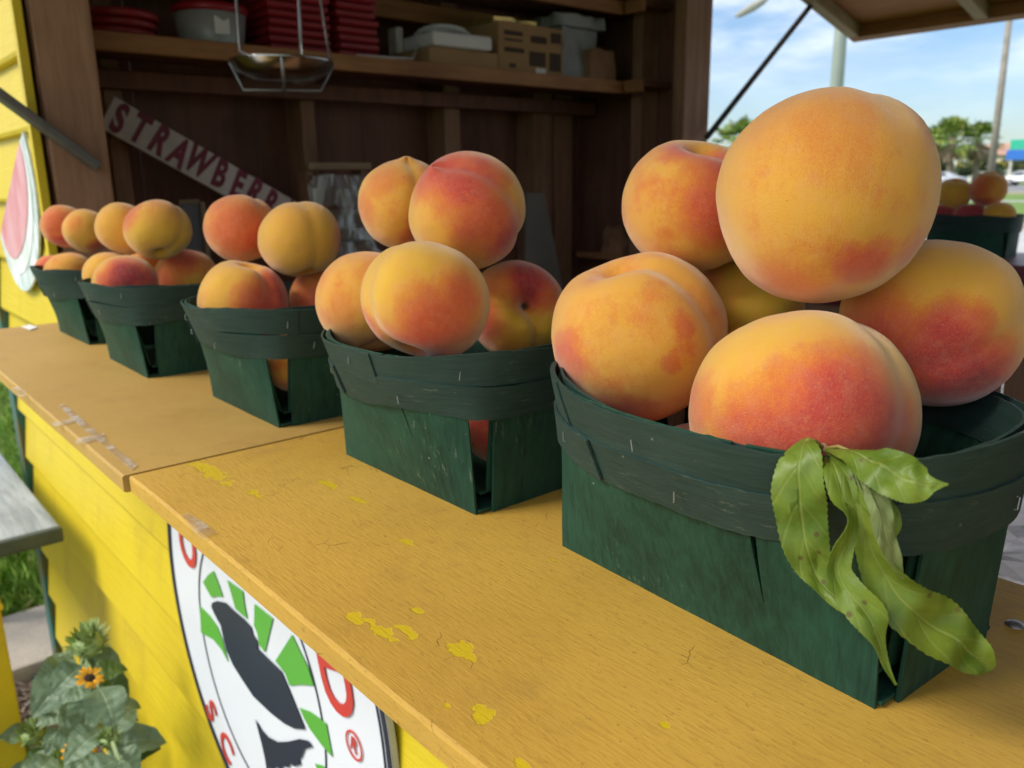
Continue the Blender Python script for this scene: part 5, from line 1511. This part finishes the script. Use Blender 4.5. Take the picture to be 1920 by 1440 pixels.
# ------------------------------------------------------------------ street behind the stand
M['bark'] = plain('palm_bark', (0.24, 0.19, 0.15), 0.9, 0.3, 6, bmp=0.6)
def frond_mat(name, stops):
    mt, t, b = nt(name); gi = N(t, 'ShaderNodeNewGeometry')
    t.links.new(ramp(t, gi.outputs['Random Per Island'], stops), b.inputs['Base Color']); b.inputs['Roughness'].default_value = 0.5
    return mt
M['frond'] = frond_mat('palm_frond', [(0, (0.07, 0.15, 0.025)), (0.6, (0.19, 0.28, 0.045)), (1, (0.38, 0.38, 0.08))])
M['frond_dry'] = frond_mat('dry_palm_frond', [(0, (0.22, 0.15, 0.09)), (1, (0.45, 0.34, 0.20))])
M['leaf_mass'] = frond_mat('broadleaf', [(0, (0.018, 0.045, 0.012)), (0.6, (0.04, 0.085, 0.02)), (1, (0.09, 0.14, 0.035))])
def fan_fronds(name, n, r, e0, e1, seed, droop):
    rg = random.Random(seed); vs = []; fs = []
    for i in range(n):
        a = rg.uniform(0, 6.283); e = rg.uniform(e0, e1)
        d = Vector((math.cos(a) * math.cos(e), math.sin(a) * math.cos(e), math.sin(e)))
        s = d.cross(Vector((0, 0, 1))).normalized(); u = s.cross(d)
        pl = r * rg.uniform(.45, .6); c0 = d * pl - Vector((0, 0, droop * .25 * pl))
        k = len(vs); wv = s * r * .012; vs += [-wv, wv, c0 + wv, c0 - wv]; fs.append((k, k + 1, k + 2, k + 3))
        for j in range(13):
            b = math.radians(-78 + 156 * j / 12 + rg.uniform(-4, 4)); L = r * rg.uniform(.42, .58) * (1 - .25 * abs(j - 6) / 6)
            dd = (d * math.cos(b) + s * math.sin(b)).normalized(); tip = c0 + dd * L - Vector((0, 0, droop * L * rg.uniform(.3, .8))) + u * L * .1
            md = c0 + dd * L * .55 + u * L * .06; w = s.cross(dd).cross(dd).normalized() if False else (dd.cross(u)).normalized() * r * .034
            k = len(vs); vs += [c0, md - w, tip, md + w]; fs.append((k, k + 1, k + 2, k + 3))
    return pyd(name, vs, fs)
PC = [fan_fronds('crown', 40, 2.0, -.6, 1.35, s, .7) for s in (1, 2)]
PD = [fan_fronds('dry_fronds', 26, 1.5, -1.35, -.55, s + 9, .5) for s in (1, 2)]
def palm(x, y, h, label, k, sc=1.0):
    r = thing('palm_tree', (x, y, -0.012), label, 'palm tree', 'cabbage palms along the street')
    pts = [Vector((x + .06 * math.sin(i * .9 + k), y, -0.012 + h * i / 6)) for i in range(7)]
    tube('trunk', pts, [.27 * sc, .23 * sc, .21 * sc, .20 * sc, .20 * sc, .22 * sc, .24 * sc], M['bark'], r, 12)
    T = Matrix.Translation((x, y, h - .05)) @ Matrix.Rotation(k * 1.3, 4, 'Z') @ Matrix.Diagonal((sc, sc, sc, 1))
    mesh_obj('crown', PC[k % 2], M['frond'], r, T); mesh_obj('dry_fronds', PD[k % 2], M['frond_dry'], r, T)
def bg(u, v_, y): return at_y(u, v_, y)
p = bg(1786, 258, 108); palm(p.x, 108, p.z, 'tallest fan palm left of the light pole across the street', 0, 1.75)
p = bg(1836, 262, 112); palm(p.x, 112, p.z, 'fan palm partly behind the light pole across the street', 1, 1.6)
p = bg(1762, 268, 116); palm(p.x, 116, p.z, 'lower fan palm at the left of the street palms, beside the big peach', 2, 1.5)
p = bg(1385, 268, 62); palm(p.x, 62, p.z, 'fan palm showing between the prop rod and the big peach', 3, 1.45)
# poles
M['pole_grey'] = plain('weathered_pole_wood', (0.26, 0.23, 0.20), 0.8, 0.2, 2)
M['pole_green'] = plain('painted_steel_pole', (0.25, 0.30, 0.25), 0.5, 0.1, 2)
p = bg(1857, 330, 58); tpz = bg(1883, 38, 58)
lp = thing('light_pole', (tpz.x * .5 + p.x * .5, 58, -0.012), 'tall slender grey utility pole in front of the palms', 'pole')
tube('shaft', [Vector((p.x, 58, -0.012)), Vector((p.x, 58, tpz.z * .5)), Vector((p.x - .02, 58, tpz.z + .3))], [.24, .21, .17], M['pole_grey'], lp, 12)
box('crossarm', p.x - .55, p.x + .75, 57.80, 57.90, tpz.z + .02, tpz.z + .12, M['pole_grey'], lp, 0.01)
for xx in (-.45, .65):
    mesh_obj('insulator', lathe_mesh('insulator', [(.001, .16), (.04, .15), (.06, .08), (.04, .0), (.001, 0)], 10), M['pole_green'], lp, Matrix.Translation((p.x + xx, 57.85, tpz.z + .125)), True)
w_pts = []
for i in range(13):
    q = i / 12; w_pts.append(Vector((p.x + .65 + 45 * q, 57.85 + 2 * q, tpz.z + .28 - 3.2 * q * (1 - q) - .5 * q)))
tube('wire', w_pts, .018, M['rod_dark'], lp, 5)
p = bg(1572, 120, 21); 
sp2 = thing('street_light', (p.x, 21, 0.0), 'thick grey green street light pole with a lamp head, above the big peach', 'street light')
tube('shaft', [Vector((p.x, 21, 0.0)), Vector((p.x, 21, 4.0)), Vector((p.x, 21, 7.6))], [.18, .165, .15], M['pole_green'], sp2, 16)
l0 = bg(1378, 32, 21); l1 = bg(1440, -4, 21)
tube('arm', [Vector((p.x, 21, 6.6)), Vector((p.x - .9, 21, 6.75)), l1 + Vector((.25, 0, .16)), l1], [.05, .045, .04, .04], M['pole_green'], sp2, 8)
M['lamp_grey'] = plain('lamp_housing', (0.32, 0.33, 0.30), 0.5)
dl_ = (l0 - l1); tube('lamp_head', [l1, l1 + dl_ * .15, l1 + dl_ * .45, l1 + dl_ * .85, l0], [.045, .10, .125, .09, .015], M['lamp_grey'], sp2, 12)
# building across the street
BY = 134
def bz(v_, u=1830): return bg(u, v_, BY).z
bx0, bx1 = bg(1790, 300, BY).x, bg(1990, 300, BY).x
M['stucco'] = plain('white_stucco', (0.62, 0.60, 0.57), 0.8, 0.06, 1)
M['tile'] = plain('terracotta_roof', (0.42, 0.24, 0.17), 0.8, 0.2, 2)
M['glass'] = plain('dark_window_glass', (0.06, 0.08, 0.10), 0.1, 0.2, 1)
M['yellow_sign'] = plain('yellow_fascia', (0.80, 0.56, 0.03), 0.5, 0.05)
bld = thing('shop_building', ((bx0 + bx1) / 2, BY + 5, -0.012), 'low white building with terracotta roof and yellow fascia across the street', 'building')
zr = bz(292)
box('wall', bx0, bx1, BY, BY + 10, -0.012, zr, M['stucco'], bld, 0.02)
rf = mesh_obj('roof', pyd('roof', [(bx0 - .6, BY - .6, zr + .01), (bx1 + .6, BY - .6, zr + .01), (bx1 + .6, BY + 10.6, zr + .01), (bx0 - .6, BY + 10.6, zr + .01), (bx0 + 3, BY + 5, bz(268)), (bx1 - 3, BY + 5, bz(268))], [(0, 1, 5, 4), (1, 2, 5), (2, 3, 4, 5), (3, 0, 4), (0, 3, 2, 1)]), M['tile'], bld)
box('fascia', bx0 + .4, bx0 + 4.2, BY - .25, BY - .02, bz(318), bz(304), M['yellow_sign'], bld, 0.02)
box('fascia', bx0 + 6.0, bx1 - 3, BY - .25, BY - .02, bz(316), bz(303), M['yellow_sign'], bld, 0.02)
n_ = 7
for i in range(n_):
    xa = bx0 + 1.0 + i * (bx1 - bx0 - 2) / n_
    w_ = box('window', xa, xa + 1.3, BY - .06, BY - .005, 0.7, bz(322), M['stucco'], bld, 0.01)
    box('pane', xa + .12, xa + 1.18, BY - .075, BY - .062, 0.82, bz(322) - .12, M['glass'], w_, 0.0)
# roadside sign with green and blue panels
sy = 104
sa, sb = bg(1896, 262, sy), bg(1896, 300, sy)
sgn = thing('roadside_sign', (sa.x + .9, sy, -0.012), 'roadside sign with green and blue panels at the right picture edge', 'sign')
M['sg'] = plain('sign_panel_green', (0.03, 0.45, 0.28), 0.4, 0.05); M['sb'] = plain('sign_panel_blue', (0.03, 0.16, 0.55), 0.4, 0.05)
box('post', sa.x + .12, sa.x + .32, sy, sy + .2, -0.012, sa.z, M['stucco'], sgn, 0.01)
box('post', sa.x + 2.0, sa.x + 2.2, sy, sy + .2, -0.012, sa.z, M['stucco'], sgn, 0.01)
box('panel', sa.x, sa.x + 2.4, sy - .12, sy - .005, (sa.z + sb.z) / 2 + .02, sa.z, M['sg'], sgn, 0.02)
box('panel', sa.x - .3, sa.x + 2.1, sy - .12, sy - .005, sb.z, (sa.z + sb.z) / 2, M['sb'], sgn, 0.02)
# cars
def car(x, y, col, label, rot=0.0):
    r = thing('car', (x, y, 0.0), label, 'car', 'cars on the street')
    T = Matrix.Translation((x, y, 0.0)) @ Matrix.Rotation(rot, 4, 'Z')
    mt = plain('car_paint_' + label.split()[0], col, 0.3, 0.03)
    prof = [(-2.25, .35), (-2.28, .62), (-2.15, .80), (-1.55, .90), (-.95, 1.38), (.55, 1.44), (1.15, 1.02), (2.0, .90), (2.22, .70), (2.25, .35)]
    bm = bmesh.new()
    vs = [bm.verts.new((px, -.86, pz)) for (px, pz) in prof]; f = bm.faces.new(vs)
    g = bmesh.ops.extrude_face_region(bm, geom=[f])
    for e in g['geom']:
        if isinstance(e, bmesh.types.BMVert): e.co.y += 1.72
    for v in bm.verts:
        if v.co.z > 1.2: v.co.y *= .82
    bmesh.ops.recalc_face_normals(bm, faces=bm.faces)
    bmesh.ops.bevel(bm, geom=list(bm.edges), offset=.06, segments=3, affect='EDGES')
    mesh_obj('body', bm_mesh('body', bm), mt, r, T, True)
    for s in (-1, 1):
        prism('side_window', [(-1.35, .95), (-.88, 1.31), (-.25, 1.345), (-.25, .95)], T @ Vector((0, s * .80, 0)), T.to_3x3() @ Vector((1, 0, 0)), (0, 0, 1), T.to_3x3() @ Vector((0, s, 0)), .05, M['glass'], r)
        prism('side_window', [(-.15, .95), (-.15, 1.345), (.50, 1.37), (.98, .98)], T @ Vector((0, s * .80, 0)), T.to_3x3() @ Vector((1, 0, 0)), (0, 0, 1), T.to_3x3() @ Vector((0, s, 0)), .05, M['glass'], r)
        for wx in (-1.4, 1.4):
            wh = mesh_obj('wheel', lathe_mesh('wheel', [(.001, .10), (.20, .10), (.30, .11), (.33, .08), (.33, -.08), (.30, -.11), (.001, -.10)], 20), M['rod_dark'], r, T @ Matrix.Translation((wx, s * .80, .33)) @ Matrix.Rotation(math.radians(90), 4, 'X'), True)
            mesh_obj('hub_cap', lathe_mesh('hub_cap', [(.001, .02), (.16, .015), (.19, 0), (.001, 0)], 16), M['steel'], wh, T @ Matrix.Translation((wx, s * .905, .33)) @ Matrix.Rotation(math.radians(-90 * s), 4, 'X'), True)
        mesh_obj('headlight', box_mesh('headlight', 2.16, 2.25, s * .62 - .16, s * .62 + .16, .62, .74, .02), M['sign_white'], r, T)
q = bg(1765, 343, 92); car(q.x, 92, (0.42, 0.44, 0.48), 'silver car on the street beside the big peach')
q = bg(1928, 343, 92); car(q.x, 92, (0.75, 0.75, 0.76), 'white car on the street at the right picture edge')
# shrubs and trees behind the road
def leaf_ball(name, n, rx, rz, seed, ls):
    rg = random.Random(seed); vs = []; fs = []
    blobs = [(Vector((rg.uniform(-1, 1), rg.uniform(-1, 1), rg.uniform(-.6, 1))) * .6, rg.uniform(.35, .6)) for _ in range(9)]
    for i in range(n):
        c, br = rg.choice(blobs)
        d = Vector((rg.gauss(0, 1), rg.gauss(0, 1), rg.gauss(0, 1))).normalized() * br * rg.uniform(.7, 1.05)
        p = c + d; p = Vector((p.x * rx, p.y * rx, (p.z + 1.0) * rz * .62))
        a = Vector((rg.gauss(0, 1), rg.gauss(0, 1), rg.gauss(0, 1))).normalized(); b = a.orthogonal().normalized()
        s = ls * rg.uniform(.6, 1.3); k = len(vs)
        vs += [p - a * s, p + b * s * .5, p + a * s, p - b * s * .5]; fs.append((k, k + 1, k + 2, k + 3))
    return pyd(name, vs, fs)
SB = [leaf_ball('foliage', 900, 1.6, 2.2, s, .16) for s in (1, 2, 3)]
TR = [leaf_ball('crown', 1600, 3.2, 6.0, s + 5, .28) for s in (1, 2)]
def shrub(u, v_, y, sc, label, k):
    q = bg(u, v_, y)
    r = thing('shrub', (q.x, y, -0.012), label, 'shrub', 'shrubs across the street')
    mesh_obj('foliage', SB[k % 3], M['leaf_mass'], r, Matrix.Translation((q.x, y, 0.05)) @ Matrix.Rotation(k, 4, 'Z') @ Matrix.Diagonal((sc, sc, sc, 1)))
    tube('stem', [Vector((q.x, y, -0.012)), Vector((q.x + .05, y, .5 * sc))], [.05, .03], M['bark'], r, 6)
shrub(1762, 320, 118, 1.5, 'dark shrub between the left palms, just right of the big peach', 0)
shrub(1803, 330, 114, 1.0, 'low shrub at the foot of the tallest palm', 1)
shrub(1824, 326, 116, 1.2, 'shrub behind the upper left rear peach', 2)
shrub(1868, 330, 114, 1.0, 'shrub right of the light pole foot', 0)
shrub(1908, 322, 118, 1.5, 'dark shrub under the roadside sign', 1)
def tree(u, y, sc, label, k):
    q = bg(u, 300, y)
    r = thing('broadleaf_tree', (q.x, y, -0.012), label, 'tree', 'trees far behind the street')
    mesh_obj('crown', TR[k % 2], M['leaf_mass'], r, Matrix.Translation((q.x, y, 1.4 * sc)) @ Matrix.Rotation(k * 2.1, 4, 'Z') @ Matrix.Diagonal((sc, sc, sc, 1)))
    tube('trunk', [Vector((q.x, y, -0.012)), Vector((q.x + .1, y, 2.2 * sc)), Vector((q.x, y, 4 * sc))], [.28 * sc, .22 * sc, .1 * sc], M['bark'], r, 10)
tree(1741, 150, 1.1, 'far dark tree just above the right shoulder of the big peach', 0)
tree(1340, 150, .9, 'small far tree at the foot of the prop rod', 1)

# far belt of woods along the horizon
def woods():
    rg = random.Random(21); vs = []; fs = []
    for i in range(26000):
        x = rg.uniform(-520, 420); hgt = 4.2 + 1.8 * mnoise.noise(Vector((x * .05, 0, 4))) + 1.2 * mnoise.noise(Vector((x * .21, 2, 4)))
        z = hgt * rg.random() ** .6; y = 235 + rg.uniform(-6, 6)
        a = Vector((rg.gauss(0, 1), rg.gauss(0, 1), rg.gauss(0, 1))).normalized(); b = a.orthogonal().normalized(); q = rg.uniform(.35, .9); p = Vector((x, y, z)); k = len(vs)
        vs += [p - a * q, p + b * q * .6, p + a * q, p - b * q * .6]; fs.append((k, k + 1, k + 2, k + 3))
    return pyd('woods', vs, fs)
tag(mesh_obj('woods', woods(), M['leaf_mass']), 'far belt of dark woods along the horizon behind the street', 'woods', kind='stuff')
